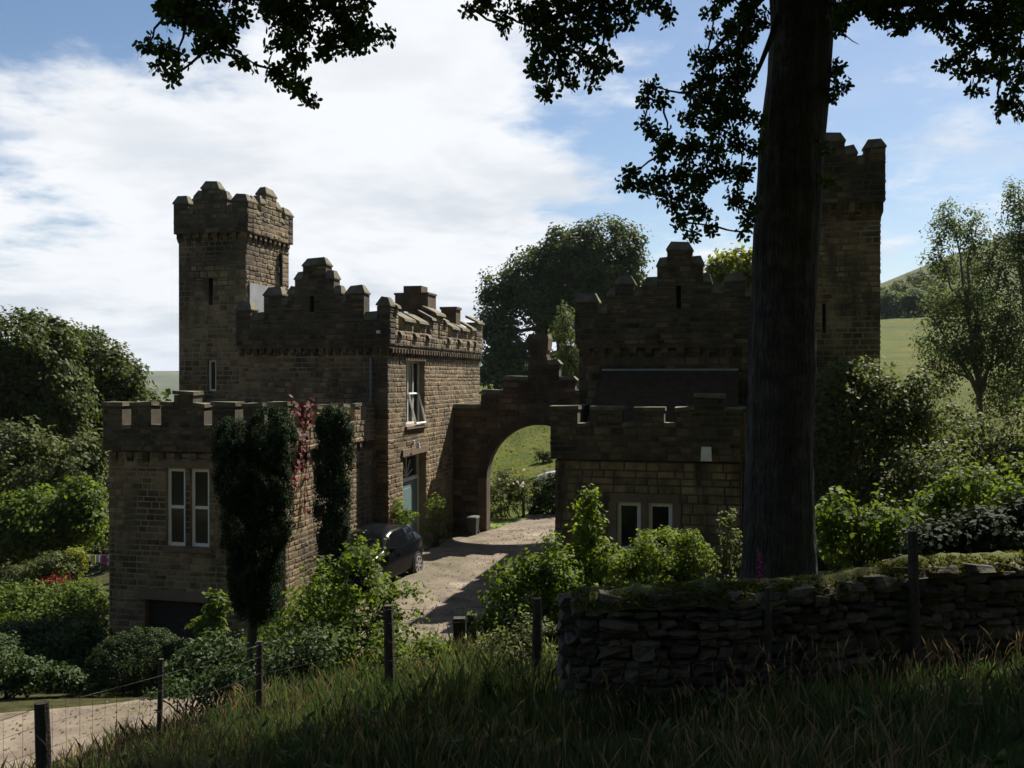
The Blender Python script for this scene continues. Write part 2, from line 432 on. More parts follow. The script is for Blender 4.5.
def ribbon(name, pts, mat, off, n=60, m=8, edge=0.25):
    """pts: (x, y, half width); a strip of ground laid over the sheet"""
    P = np.array(pts, float); t = np.linspace(0, 1, len(P)); tt = np.linspace(0, 1, n)
    def cr(col):
        from_ = np.interp(tt, t, P[:, col])
        k = np.ones(5) / 5
        pad = np.pad(from_, 2, mode='edge'); return np.convolve(pad, k, 'valid')
    x, y, w = cr(0), cr(1), cr(2)
    dx, dy = np.gradient(x), np.gradient(y); l = np.hypot(dx, dy); nx_, ny_ = -dy / l, dx / l
    v = []; f = []
    for i in range(n):
        for j in range(m + 1):
            s = (j / m * 2 - 1)
            e = edge * mnoise.noise(Vector((x[i] * 0.9, y[i] * 0.9, s * 3))) if abs(s) == 1 else 0
            ww = w[i] * s + e * s
            X, Y = x[i] + nx_[i] * ww, y[i] + ny_[i] * ww
            v.append((X, Y, gh(X, Y) + off - (0.05 if abs(s) == 1 else 0)))
    for i in range(n - 1):
        for j in range(m):
            a = i * (m + 1) + j
            f.append((a, a + 1, a + m + 2, a + m + 1))
    me = bpy.data.meshes.new(name); me.from_pydata(v, [], f); me.materials.append(mat)
    me.polygons.foreach_set('use_smooth', [True] * len(f))
    o = bpy.data.objects.new(name, me); COL.objects.link(o)
    tag(o, kind='structure')
    return o
ribbon('driveway', [(-22, 12.0, 1.4), (-14, 12.6, 1.6), (-9, 14.2, 1.7), (-6.2, 16.2, 1.4), (-3.6, 19.4, 1.6), (-1.2, 22.8, 2.9), (-0.5, 26, 3.5), (-0.5, 29, 3.6), (-.1, 32, 3.0), (0.95, 35, 1.75), (1.9, 38.5, 1.6), (3.6, 42, 1.6), (8, 47, 1.6)], GRAVEL, 0.035, 140, 12)

# ---------------------------------------------------------------- the castle
ANG = R(13.5); CA, SA = math.cos(ANG), math.sin(ANG)
Y0 = 29.0; X0 = (388 - 512) / F * Y0
def U_(px, v):
    k = (px - 512) / F
    return (k * (Y0 + v * CA) - X0 - v * SA) / (CA + k * SA)
def V_(px, u):
    k = (px - 512) / F
    return (k * (Y0 - u * SA) - X0 - u * CA) / (SA - k * CA)
def Z_(py, u, v): return EYE + (HOR - py) / F * (Y0 - u * SA + v * CA)
def world(u, v, z): return Vector((X0 + u * CA + v * SA, Y0 - u * SA + v * CA, z))
OFF = {}
def lodge(name, label, cat, u, v):
    p = world(u, v, 0)
    o = thing(name, label, cat, p, -ANG)
    OFF[o.name] = (u, v)
    return o

class CB(MB):
    """mesh builder working in castle coordinates, shifted to its thing's origin"""
    def __init__(self, root): super().__init__(); self.o = OFF[root.name]; self.root = root
    def build(self, name, mats, parent=None, smooth=False, loc=None):
        a, b = self.o
        self.v = [(p[0] - a, p[1] - b, p[2]) for p in self.v]
        return super().build(name, mats, parent or self.root, smooth, loc)

def panel(mb, O, U, N, d, t, us, zs, solid, course=(0.125, 0.18), wid=(0.18, 0.42), stones=True, prot=(0.004, 0.024), rng=RNG, ends=False):
    """a wall slab with openings: cells between the breakpoints us x zs where solid(a, z); mortar slot 0, stones slot 1"""
    U = Vector((*U, 0)); N_ = Vector((*N, 0)); O = Vector((*O, 0))
    def P(a, z, dd): return O + U * a + N_ * dd + Vector((0, 0, z))
    us = sorted(set(round(u, 4) for u in us)); zs = sorted(set(round(z, 4) for z in zs))
    nu, nz = len(us) - 1, len(zs) - 1
    g = [[bool(solid((us[i] + us[i + 1]) / 2, (zs[j] + zs[j + 1]) / 2)) for j in range(nz)] for i in range(nu)]
    def s(i, j): return 0 <= i < nu and 0 <= j < nz and g[i][j]
    for i in range(nu):
        for j in range(nz):
            if not g[i][j]: continue
            a0, a1, z0, z1 = us[i], us[i + 1], zs[j], zs[j + 1]
            mb.face([P(a0, z0, d), P(a1, z0, d), P(a1, z1, d), P(a0, z1, d)])
            mb.face([P(a1, z0, d - t), P(a0, z0, d - t), P(a0, z1, d - t), P(a1, z1, d - t)])
            if not s(i - 1, j): mb.face([P(a0, z0, d - t), P(a0, z0, d), P(a0, z1, d), P(a0, z1, d - t)])
            if not s(i + 1, j): mb.face([P(a1, z0, d), P(a1, z0, d - t), P(a1, z1, d - t), P(a1, z1, d)])
            if not s(i, j - 1): mb.face([P(a0, z0, d - t), P(a1, z0, d - t), P(a1, z0, d), P(a0, z0, d)])
            if not s(i, j + 1): mb.face([P(a0, z1, d), P(a1, z1, d), P(a1, z1, d - t), P(a0, z1, d - t)])
    if not stones: return
    # courses follow the whole wall, clipped at the breakpoints
    rows = [zs[0]]
    while rows[-1] < zs[-1]: rows.append(rows[-1] + rng.uniform(*course))
    for j in range(nz):
        cuts = [zs[j]] + [r for r in rows if zs[j] + 0.07 < r < zs[j + 1] - 0.07] + [zs[j + 1]]
        ivs = []
        i = 0
        while i < nu:
            if g[i][j]:
                k = i
                while k < nu and g[k][j]: k += 1
                ivs.append((us[i], us[k])); i = k
            else: i += 1
        for za, zb in zip(cuts[:-1], cuts[1:]):
            for a, b in ivs:
                x = a
                first = True
                while x < b - 1e-4:
                    w = rng.uniform(*wid) * (0.6 if first else 1); first = False
                    if b - x - w < 0.16: w = b - x
                    stone(mb, P, x, min(x + w, b), za, zb, d, rng, prot)
                    x += w
                # the exposed end of the slab is faced with stone too
                if ends and abs(a - us[0]) < 1e-4: stone(mb, lambda q, z, dd: O + U * (us[0] - dd) + N_ * (d - q) + Vector((0, 0, z)), 0, t, za, zb, 0, rng, prot)
                if ends and abs(b - us[-1]) < 1e-4: stone(mb, lambda q, z, dd: O + U * (us[-1] + dd) + N_ * (d - q) + Vector((0, 0, z)), 0, t, za, zb, 0, rng, prot)
def stone(mb, P, x0, x1, z0, z1, d, rng, prot):
    g = 0.011
    h = rng.uniform(*prot); r = rng.random() ** 1.1
    x0 += g; x1 -= g; z0 += g; z1 -= g
    if x1 - x0 < 0.03 or z1 - z0 < 0.02: return
    i = min(0.022, 0.3 * (z1 - z0), 0.3 * (x1 - x0))
    def j(): return rng.uniform(-0.008, 0.008)
    bot = [(x0, z0), (x1, z0), (x1, z1), (x0, z1)]
    top = [(x0 + i + j(), z0 + i + j()), (x1 - i + j(), z0 + i + j()), (x1 - i + j(), z1 - i + j()), (x0 + i + j(), z1 - i + j())]
    e = d - 0.004
    B = [P(a, z, e) for a, z in bot]; T = [P(a, z, d + h * rng.uniform(0.6, 1.3)) for a, z in top]
    b = len(mb.v); mb.v.extend([tuple(q) for q in B + T])
    for f in ((4, 5, 6, 7), (0, 1, 5, 4), (1, 2, 6, 5), (2, 3, 7, 6), (3, 0, 4, 7)):
        mb.f.append(tuple(b + q for q in f)); mb.m.append(1); mb.r.append(r)

def coping(root, parent, O, U, N, a0, a1, l0, l1, d, t, z, h, ov=0.03, slope=0.3, weather=False, flat=False):
    """one bevelled cap stone on a battlement; l0/l1: overhang at either end where the neighbour is lower"""
    mb = CB(root)
    Uv = Vector((*U, 0)); Nv = Vector((*N, 0)); Ov = Vector((*O, 0))
    def P(a, dd, zz): return Ov + Uv * a + Nv * dd + Vector((0, 0, zz))
    e0 = ov if l0 else -0.004; e1 = ov if l1 else -0.004
    s0 = 0.13 if l0 else 0.0; s1 = 0.13 if l1 else 0.0
    f0, f1 = d + ov, d - t - ov
    hb = h * 0.16
    if flat: s0 = s1 = 0.0; slope = 0.0; hb = h * 0.5
    A0, A1 = a0 - e0, a1 + e1
    s0 = min(s0, (A1 - A0) * .3); s1 = min(s1, (A1 - A0) * .3)
    z = z + 0.003
    jx = RNG.uniform(-0.022, 0.022); h = h * RNG.uniform(.92, 1.06)
    ring = lambda i0, i1, k, zz: [P(A0 + i0, f0 - k, zz + jx), P(A1 - i1, f0 - k, zz - jx), P(A1 - i1, f1 + k, zz), P(A0 + i0, f1 + k, zz)]
    if weather:
        # one thick slab falling steeply to the outside
        f0 = d + .10
        lo = [P(A0, f0, z - .06), P(A1, f0, z - .06), P(A1, f1, z + h - .10), P(A0, f1, z + h - .10)]
        hi = [P(A0, f0 - .03, z + .03), P(A1, f0 - .03, z + .03), P(A1, f1, z + h), P(A0, f1, z + h)]
        mb.hexa(lo + hi)
        return mb.build('coping_stone', COPING, parent)
    mb.hexa(ring(0, 0, 0, z) + ring(0, 0, 0, z + hb))
    mb.hexa(ring(0.004, 0.004, 0.004, z + hb) + ring(s0, s1, slope * t, z + h))
    return mb.build('coping_stone', COPING, parent)

def battlement(root, O, U, N, d, t, zbot, segs, cap=0.17, mats=None, parent=None, slope=0.3, name='battlement', slit=None, course=(0.13, 0.18), weather=False, flat=False):
    segs = [(a, b, z) for a, b, z in segs if b - a > 0.01]
    us = [s[0] for s in segs] + [segs[-1][1]]
    zs = [zbot] + [s[2] - cap for s in segs]
    if slit: us += [slit[0], slit[1]]; zs += [slit[2], slit[3]]
    def solid(a, z):
        if slit and slit[0] < a < slit[1] and slit[2] < z < slit[3]: return False
        for s in segs:
            if s[0] <= a <= s[1]: return z < s[2] - cap
        return False
    mb = CB(root)
    panel(mb, O, U, N, d, t, us, zs, solid, course=course, ends=True)
    if slit:
        Uv = Vector((*U, 0)); Nv = Vector((*N, 0)); Ov = Vector((*O, 0))
        q = [Ov + Uv * a + Nv * (d - 0.28) + Vector((0, 0, z)) for a, z in ((slit[0] - .05, slit[2]), (slit[1] + .05, slit[2]), (slit[1] + .05, slit[3]), (slit[0] - .05, slit[3]))]
        mb.face(q)
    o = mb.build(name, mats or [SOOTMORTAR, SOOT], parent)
    for i, s in enumerate(segs):
        l = i == 0 or segs[i - 1][2] < s[2] - 0.02
        r = i == len(segs) - 1 or segs[i + 1][2] < s[2] - 0.02
        coping(root, o, O, U, N, s[0], s[1], l, r, d, t, s[2] - cap, cap, slope=slope, weather=weather, flat=flat)
    return o

def corbels(root, O, U, N, a0, a1, z0, z1, proj, spacing=0.32, w=0.14, parent=None, mat=None):
    mb = CB(root)
    Uv = Vector((*U, 0)); Nv = Vector((*N, 0)); Ov = Vector((*O, 0))
    n = max(2, int((a1 - a0) / spacing))
    each = n <= 14
    for i in range(n):
        if each: mb = CB(root)
        a = a0 + (i + 0.5) * (a1 - a0) / n
        def P(x, dd, z): return Ov + Uv * x + Nv * dd + Vector((0, 0, z))
        zm = z0 + (z1 - z0) * 0.5
        mb.hexa([P(a - w / 2, 0.0, z0), P(a + w / 2, 0.0, z0), P(a + w / 2, -0.1, z0), P(a - w / 2, -0.1, z0),
                 P(a - w / 2, proj, zm), P(a + w / 2, proj, zm), P(a + w / 2, -0.1, zm), P(a - w / 2, -0.1, zm)], r=RNG.random())
        mb.hexa([P(a - w / 2, proj, zm), P(a + w / 2, proj, zm), P(a + w / 2, -0.1, zm), P(a - w / 2, -0.1, zm),
                 P(a - w / 2, proj, z1), P(a + w / 2, proj, z1), P(a + w / 2, -0.1, z1), P(a - w / 2, -0.1, z1)], r=RNG.random())
        if each: mb.build('corbel', mat or SOOT, parent or root)
    if not each: mb.build('corbel_course', mat or SOOT, parent or root)

def sash(root, O, U, N, a0, a1, z0, z1, d, fr=0.06, bars_z=(), bars_a=(), parent=None, name='window', sill=True, fmat=None):
    """window: glass pane part with frame and sill as its sub-parts"""
    Uv = Vector((*U, 0)); Nv = Vector((*N, 0)); Ov = Vector((*O, 0))
    def P(x, dd, z): return Ov + Uv * x + Nv * dd + Vector((0, 0, z))
    g = CB(root)
    g.hexa([P(a0, d - 0.02, z0), P(a1, d - 0.02, z0), P(a1, d - 0.05, z0), P(a0, d - 0.05, z0), P(a0, d - 0.02, z1), P(a1, d - 0.02, z1), P(a1, d - 0.05, z1), P(a0, d - 0.05, z1)])
    w = g.build(name, GLASS, parent or root)
    f = CB(root)
    def bar(x0, x1, y0, y1, dd=0.02):
        f.hexa([P(x0, d + dd, y0), P(x1, d + dd, y0), P(x1, d - 0.06, y0), P(x0, d - 0.06, y0), P(x0, d + dd, y1), P(x1, d + dd, y1), P(x1, d - 0.06, y1), P(x0, d - 0.06, y1)])
    bar(a0, a0 + fr, z0, z1); bar(a1 - fr, a1, z0, z1)
    bar(a0 + fr, a1 - fr, z0, z0 + fr, 0.018); bar(a0 + fr, a1 - fr, z1 - fr, z1, 0.018)
    for b in bars_z: bar(a0 + fr, a1 - fr, b - fr * .45, b + fr * .45, 0.016)
    for b in bars_a: bar(b - fr * .4, b + fr * .4, z0 + fr, z1 - fr, 0.014)
    f.build('frame', fmat or WHITE, w)
    if sill:
        s = CB(root)
        s.hexa([P(a0 - 0.08, 0.07, z0 - 0.13), P(a1 + 0.08, 0.07, z0 - 0.13), P(a1 + 0.08, d - 0.05, z0 - 0.13), P(a0 - 0.08, d - 0.05, z0 - 0.13),
                P(a0 - 0.08, 0.07, z0 - 0.04), P(a1 + 0.08, 0.07, z0 - 0.04), P(a1 + 0.08, d - 0.05, z0 - 0.005), P(a0 - 0.08, d - 0.05, z0 - 0.005)])
        s.build('sill', DRESSED, w)
    return w

def rectsolid(ops):
    def f(a, z):
        return not any(o[0] < a < o[1] and o[2] < z < o[3] for o in ops)
    return f
def brk(a0, a1, z0, z1, ops):
    return [a0, a1] + [q for o in ops for q in o[:2]], [z0, z1] + [q for o in ops for q in o[2:4]]
def stonewall(mb, O, U, N, L, z0, z1, ops=(), t=0.4, **k):
    us, zs = brk(0, L, z0, z1, ops)
    panel(mb, O, U, N, 0, t, us, zs, rectsolid(ops), **k)

FRONT = ((1, 0), (0, -1)); RIGHT = ((0, 1), (1, 0)); LEFT = ((0, 1), (-1, 0)); BACK = ((1, 0), (0, 1))
SM = [MORTAR, STONE]

def tower(root, u0, u1, v0, v1, zb, zc, hs, slit=None, win=None, corb=0.28):
    """square tower: walls, corbel table and stepped battlements; hs = (gap, step, centre, corner) top heights"""
    mb = CB(root)
    ops = []
    if slit: ops.append((slit[0] - u0, slit[1] - u0, slit[2], slit[3]))
    if win: ops.append((win[0] - u0, win[1] - u0, win[2], win[3]))
    stonewall(mb, (u0, v0), *FRONT, u1 - u0, zb, zc, ops, t=0.35)
    stonewall(mb, (u1, v0 + .001), *RIGHT, v1 - v0, zb, zc, t=0.35)
    stonewall(mb, (u0, v0 + .001), *LEFT, v1 - v0, zb, zc, t=0.35)
    stonewall(mb, (u0, v1), *BACK, u1 - u0, zb, zc, t=0.34)
    mb.box(u0 + .36, u1 - .36, v0 + .36, v0 + .40, zb, zc)       # dark inside behind the slits
    mb.box(u0 + .30, u1 - .30, v0 + .30, v1 - .30, zc - .10, zc - .02)
    o = mb.build('tower_wall', SM)
    p = 0.11
    za = zc + 0.0
    Ls = (u1 - u0 + 2 * p, v1 - v0 + 2 * p)
    def prof(L, trim0, trim1):
        gap, step, cen, cor = hs
        fr = [(0, .20, cor), (.20, .27, gap), (.27, .385, step), (.385, .615, cen), (.615, .73, step), (.73, .80, gap), (.80, 1, cor)]
        out = []
        for a, b, z in fr:
            a = max(a * L, trim0); b = min(b * L, L - trim1)
            if b > a: out.append((a, b, z))
        return out
    t = 0.34
    battlement(root, (u0 - p, v0), *FRONT, p, t, za, prof(Ls[0], 0, 0), parent=o, cap=0.27)
    battlement(root, (u0 - p, v1), *BACK, p, t, za, prof(Ls[0], 0, 0), parent=o, cap=0.27)
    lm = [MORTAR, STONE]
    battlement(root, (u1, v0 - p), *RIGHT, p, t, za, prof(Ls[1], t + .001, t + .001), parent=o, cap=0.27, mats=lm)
    battlement(root, (u0, v0 - p), *LEFT, p, t, za, prof(Ls[1], t + .001, t + .001), parent=o, cap=0.27)
    for (O, UN, a, b) in (((u0, v0), FRONT, -p, u1 - u0 + p), ((u1, v0), RIGHT, 0, v1 - v0), ((u0, v0), LEFT, 0, v1 - v0)):
        corbels(root, O, *UN, a, b, zc - corb, zc - 0.003, p - 0.02, 0.30, 0.15, parent=o)
    return o

# ----- left lodge
LL = lodge('castle_lodge', 'left stone castle lodge with square tower, stepped gable and two-storey sunlit side wall', 'castle', -3.4, 3.0)
HL0 = -4.95
def left_lodge():
    root = LL
    ztop = 6.50
    # house walls
    vw0, vw1 = V_(406, 0), V_(424.5, 0)
    vd0, vd1 = V_(403, 0), V_(426.5, 0)
    zw1, zw0 = Z_(361, 0, (vw0 + vw1) / 2), Z_(425, 0, (vw0 + vw1) / 2)
    zd1 = Z_(454, 0, (vd0 + vd1) / 2)
    vd0, vd1 = vd0 - 0.02, vd1 - 0.05
    mb = CB(root)
    stonewall(mb, (HL0, 0), *FRONT, -HL0 - .004, -1.8, ztop, t=0.4)
    stonewall(mb, (0, 0), *RIGHT, 10.4, -0.3, ztop, [(vw0, vw1, zw0, zw1), (vd0, vd1, -0.05, zd1)], t=0.4, prot=(0.003, 0.016))
    stonewall(mb, (HL0, 10.4), *BACK, -HL0, -1.8, ztop, t=0.4)
    stonewall(mb, (HL0, 0.4), *LEFT, 10.0, -1.8, ztop, t=0.4)
    wall = mb.build('house_wall', SM)
    rb = CB(root)
    rb.box(HL0 + .41, -.41, .41, 9.9, 6.20, 6.24)
    # low slate roof behind the parapets
    z0, z1 = 6.35, 7.75; um = HL0 / 2
    for a, b in ((HL0 + .35, um), (-.35, um)):
        rb.face([(a, .36, z0), (b, .36, z1), (b, 10.0, z1), (a, 10.0, z0)])
    rb.face([(HL0 + .35, 10.0, z0), (um, 10.0, z1), (-.35, 10.0, z0)])
    roof = rb.build('roof', SLATE)
    # string course and corbels
    sb = CB(root)
    sb.box(HL0, .075, -.075, .2, ztop + .002, 6.6)
    sb.box(-.2, .075, .2, 10.4, ztop + .002, 6.6)
    sb.build('string_course', SOOT)
    corbels(root, (HL0, 0), *FRONT, 0, -HL0, 6.27, ztop, 0.10, 0.24, 0.12)
    corbels(root, (0, 0), *RIGHT, .02, 10.4, 6.24, ztop, 0.12, 0.26, 0.12)
    # stepped gable parapet
    S_ = [(236, 251, 302), (251, 264, 312), (264, 282, 287), (282, 288, 296), (288, 295, 286), (295, 303, 271), (303, 326, 257), (326, 334, 270),
          (334, 341, 285), (341, 346, 294), (346, 364, 285), (364, 377, 311), (377, 389.5, 297)]
    segs = []
    for a, b, y in S_:
        ua, ub = U_(a, -.1), U_(b, -.1)
        segs.append((ua - HL0 - .15, ub - HL0 - .15, Z_(y, (ua + ub) / 2, -.1)))
    segs[-1] = (segs[-1][0], -HL0 + .10 - .15, segs[-1][2])
    uc = (U_(310, -.1) - HL0 - .15, U_(314, -.1) - HL0 - .15)
    battlement(root, (HL0 + .15, 0), *FRONT, .1, .45, 6.6, segs, cap=.27, slit=(uc[0], uc[1], Z_(312, -2.4, 0), Z_(296, -2.4, 0)))
    # side battlement: mid merlons with steep weathered copings, raised in the middle and at the ends
    g, m_, s, c = 7.28, 7.72, 7.90, 8.10
    fr = [(.36, .62, c - .03), (.62, 1.0, g), (1.0, 2.0, m_), (2.0, 2.4, g), (2.4, 3.3, m_), (3.3, 3.7, g), (3.7, 4.15, s), (4.15, 5.2, c), (5.2, 5.65, s), (5.65, 6.05, g),
          (6.05, 6.95, m_), (6.95, 7.35, g), (7.35, 8.25, m_), (8.25, 8.65, g), (8.65, 9.2, s - .1), (9.2, 9.45, g), (9.45, 10.4, c)]
    battlement(root, (0, 0), *RIGHT, .1, .40, 6.6, fr, cap=.30, mats=SM, weather=True, slit=(4.6, 4.74, 6.95, 7.5))
    # window on the side wall: fixed upper lights and an open lower casement
    O = (0, 0)
    d = -.20
    w = sash(root, O, *RIGHT, vw0, vw1, zw0 + .03, zw1, d, .07, bars_z=(), bars_a=(vw0 + (vw1 - vw0) * .38, vw0 + (vw1 - vw0) * .66), parent=wall)
    cb = CB(root)
    a0, a1 = vw0 + (vw1 - vw0) * .40, vw1 - .1
    zt, zb_ = zw0 + 1.02, zw0 + .06
    def Q(a, z, out): return Vector((d + .03 + out, a, z))
    for (p, q) in (((a0, zt, 0), (a1, zt, 0)), ((a0, zb_, .24), (a1, zb_, .24)), ((a0, zt, 0), (a0, zb_, .24)), ((a1, zt, 0), (a1, zb_, .24))):
        cb.tube([Q(*p), Q(*q)], .035, 4)
    cb.build('open_casement', WHITE, w)
    # door
    db = CB(root)
    db.box(-.34, -.29, vd0 + .10, vd1 - .10, 0.12, 2.25)
    for zz in (0.3, 1.25):
        db.box(-.29, -.275, vd0 + .25, vd1 - .25, zz, zz + .75)
    door = db.build('door', DOORP, root)
    fb = CB(root)
    fb.box(-.36, -.24, vd0, vd0 + .10, 0, zd1 - .02); fb.box(-.36, -.24, vd1 - .10, vd1, 0, zd1 - .02)
    fb.box(-.36, -.24, vd0 + .10, vd1 - .10, 2.25, 2.36); fb.box(-.36, -.24, vd0 + .10, vd1 - .10, zd1 - .10, zd1 - .02)
    fb.build('door_frame', WHITE, door)
    gb = CB(root)
    gb.box(-.335, -.315, vd0 + .10, vd1 - .10, 2.36, zd1 - .1)
    gb.build('fanlight', GLASS, door)
    bb = CB(root)
    vm = (vd0 + vd1) / 2; zf = 2.38
    for k in range(5):
        t = PI * (k + .5) / 5
        r_ = min((vd1 - vd0) / 2 - .1, zd1 - .1 - zf)
        bb.tube([(-.30, vm, zf), (-.30, vm + math.cos(t) * r_, zf + math.sin(t) * r_)], .018, 4)
    bb.build('fanlight_bar', WHITE, door)
    hb = CB(root); hb.tube([(-.27, vd1 - .28, 1.08), (-.20, vd1 - .28, 1.08)], .03, 6); hb.build('handle', IRON, door)
    st = CB(root); st.box(-.3, .45, vd0 - .1, vd1 + .1, -.02, .12); st.build('doorstep', COPING, door)
    lb = CB(root); lb.box(-.05, .06, vd0 - .12, vd1 + .12, zd1 + .003, zd1 + .22); lb.build('lintel', DRESSED, root)
    lb = CB(root); lb.box(-.05, .05, vw0 - .12, vw1 + .12, zw1 + .003, 6.24); lb.build('lintel', DRESSED, root)
    # lamp above the door, flood lamp by the gable
    va = V_(415, 0.1); za = Z_(442, 0, va)
    b = CB(root); b.box(.035, .09, va - .05, va + .05, za - .05, za + .05); b.tube([(.09, va, za + .03), (.20, va, za + .02), (.20, va, za - .03)], .02, 6)
    b.tube([(.20, va, za - .02), (.20, va, za - .20)], [.04, .075], 8); b.build('wall_lamp', WHITE, root)
    ua = U_(378, -.2); za = Z_(332, ua, -.2)
    b = CB(root); b.box(ua - .05, ua + .05, -.20, -.10, za - .04, za + .05); b.box(ua - .03, ua + .03, -.26, -.20, za - .035, za + .03); b.build('flood_lamp', WHITE, root)
    # down pipe on the front
    ua = U_(371, -.08)
    b = CB(root); b.tube([(ua, -.09, 6.2), (ua, -.09, -.2)], .045, 8)
    for z in (1.2, 3.0, 4.8): b.box(ua - .07, ua + .07, -.10, .0, z, z + .05)
    b.build('drainpipe', GREYPIPE, root)
    # chimneys on the roof
    b = CB(root)
    v = 4.6; ua, ub = U_(395, v), U_(428, v); za, zb2 = Z_(305, ua, v), Z_(286, ua, v)
    b.box(ua, ub, v, v + .9, 6.4, za + .35); b.box(ua - .03, ub + .03, v - .03, v + .93, za + .352, za + .42)
    b.box(ua + .28, ub - .28, v + .1, v + .8, za + .42, zb2)
    b.build('chimney', SOOT, roof)
    b = CB(root)
    v = 7.6; ua, ub = U_(441, v), U_(456, v); zb2 = Z_(307, ua, v)
    b.box(ua, ub, v, v + .6, 6.4, zb2 - .1); b.box(ua - .04, ub + .04, v - .04, v + .64, zb2 - .1, zb2)
    b.build('chimney', SOOT, roof)
    b = CB(root); b.box(um + .9, um + 1.9, 3.3, 4.58, 7.3, 7.86, ty=.25, tx=.2); b.build('lead_flashing', LEAD, roof)
    # tower
    tu0, tu1 = U_(179, .3), U_(246, .3)
    tv0, tv1 = .3, 3.25
    sl = (U_(208.5, .3), U_(213, .3), Z_(305, -6, .3), Z_(278, -6, .3))
    wn = (U_(207, .3), U_(216, .3), Z_(391, -6, .3), Z_(360, -6, .3))
    tw = tower(root, tu0, tu1, tv0, tv1, -1.8, 10.2, (11.08, 11.5, 11.85, 11.42), sl, wn)
    sash(root, (0, .3), *FRONT, wn[0] + .02, wn[1] - .02, wn[2], wn[3], -.12, .06, parent=tw, sill=False)
    b = CB(root); b.tube([(tu1 + .07, 2.55, 9.8), (tu1 + .07, 2.55, 7.0)], .06, 8); b.build('drainpipe', IRON, tw)
    b = CB(root); b.box(tu1 + .02, tu1 + .06, .45, 2.0, 7.4, 8.62, tx=0); b.build('lead_flashing', LEAD, tw)
    # front wing with garage
    wu1 = -.5; v = -5.7; wu0 = U_(107, v) + .05
    ww = wu1 - wu0
    wa0, wa1 = U_(166, v) - wu0, U_(209, v) - wu0
    wz0, wz1 = Z_(544, -5, v), Z_(467, -5, v)
    ga0, ga1 = U_(144, v) - wu0, U_(203, v) - wu0
    gz0, gz1 = -2.1, Z_(598, -5, v)
    mul = (wa0 + wa1) / 2
    ops = [(wa0, mul - .07, wz0, wz1), (mul + .07, wa1, wz0, wz1), (ga0, ga1, gz0, gz1)]
    mb = CB(root)
    stonewall(mb, (wu0, v), *FRONT, ww - .004, -3.4, 3.72, ops, t=.4)
    stonewall(mb, (wu1, v), *RIGHT, 5.7 - .005, -2.0, 3.72, t=.4, prot=(.003, .016))
    stonewall(mb, (wu0, v + .005), *LEFT, 8.5, -3.6, 3.72, t=.4)
    mb.box(wu0 + .41, wu1 - .41, v + .6, v + .64, -2, 3.6)
    mb.box(wu0 + .3, wu1 - .3, v + .3, .28, 3.70, 3.76)
    stonewall(mb, (wu0, 2.8), *BACK, 2.2, -3.6, 3.72, t=.4, stones=False)
    wing = mb.build('wing_wall', SM)
    for a, b_ in ((wa0, mul - .07), (mul + .07, wa1)):
        sash(root, (wu0, v), *FRONT, a, b_, wz0, wz1, -.10, .085, bars_z=((wz0 + wz1) / 2,), parent=wing)
    b = CB(root); b.box(wu0 + ga0, wu0 + ga1, v + .2, v + .25, gz0, gz1)
    for k in range(9):
        x = wu0 + ga0 + (k + .5) * (ga1 - ga0) / 9
        b.box(x - .006, x + .006, v + .193, v + .2, gz0, gz1)
    b.build('garage_door', DARKWOOD, wing)
    b = CB(root); b.box(wu0 + ga0 - .15, wu0 + ga1 + .15, v - .04, v + .2, gz1 + .003, gz1 + .26); b.build('lintel', DRESSED, wing)
    b = CB(root); b.box(wu0 + wa0 - .12, wu0 + wa1 + .12, v - .045, v + .2, wz1 + .003, wz1 + .24); b.build('lintel', DRESSED, wing)
    S_ = [(105.5, 122, 402), (122, 131, 425), (131, 151, 402), (151, 161, 425), (161, 174, 402), (174, 193, 391), (193, 204, 403), (204, 212, 425), (212, 235, 402), (235, 243, 425), (243, 262, 403), (262, 268, 425), (268, 283, 402)]
    segs = []
    for a, b_, y in S_:
        ua, ub = U_(a, v - .1) - wu0 + .1, U_(b_, v - .1) - wu0 + .1
        segs.append((ua, ub, Z_(y, (ua + ub) / 2 + wu0, v)))
    segs[0] = (0, segs[0][1], segs[0][2]); segs[-1] = (segs[-1][0], ww + .2, segs[-1][2])
    battlement(root, (wu0 - .1, v), *FRONT, .1, .42, 3.75, segs, cap=.10, flat=True, parent=wing)
    fr = []; a = .33
    for k in range(6):
        fr.append((a, a + .42, 4.36)); fr.append((a + .42, a + .84, 4.88)); a += .84
    fr[-1] = (fr[-1][0], 5.68, 4.88)
    battlement(root, (wu1, v), *RIGHT, .1, .42, 3.75, fr, cap=.10, flat=True, parent=wing, mats=SM)
    battlement(root, (wu0, v), *LEFT, .1, .42, 3.75, [(.33, 1.2, 4.88), (1.2, 1.6, 4.36), (1.6, 2.5, 4.88), (2.5, 2.9, 4.36), (2.9, 3.8, 4.88), (3.8, 4.2, 4.36), (4.2, 5.2, 4.88), (5.2, 5.6, 4.36), (5.6, 6.6, 4.88), (6.6, 7.0, 4.36), (7.0, 8.5, 4.88)], cap=.10, flat=True, parent=wing)
    corbels(root, (wu0, v), *FRONT, -.05, ww + .05, 3.45, 3.715, .085, .42, .16, parent=wing)
    corbels(root, (wu1, v), *RIGHT, .05, 5.7, 3.45, 3.715, .085, .42, .16, parent=wing)
left_lodge()

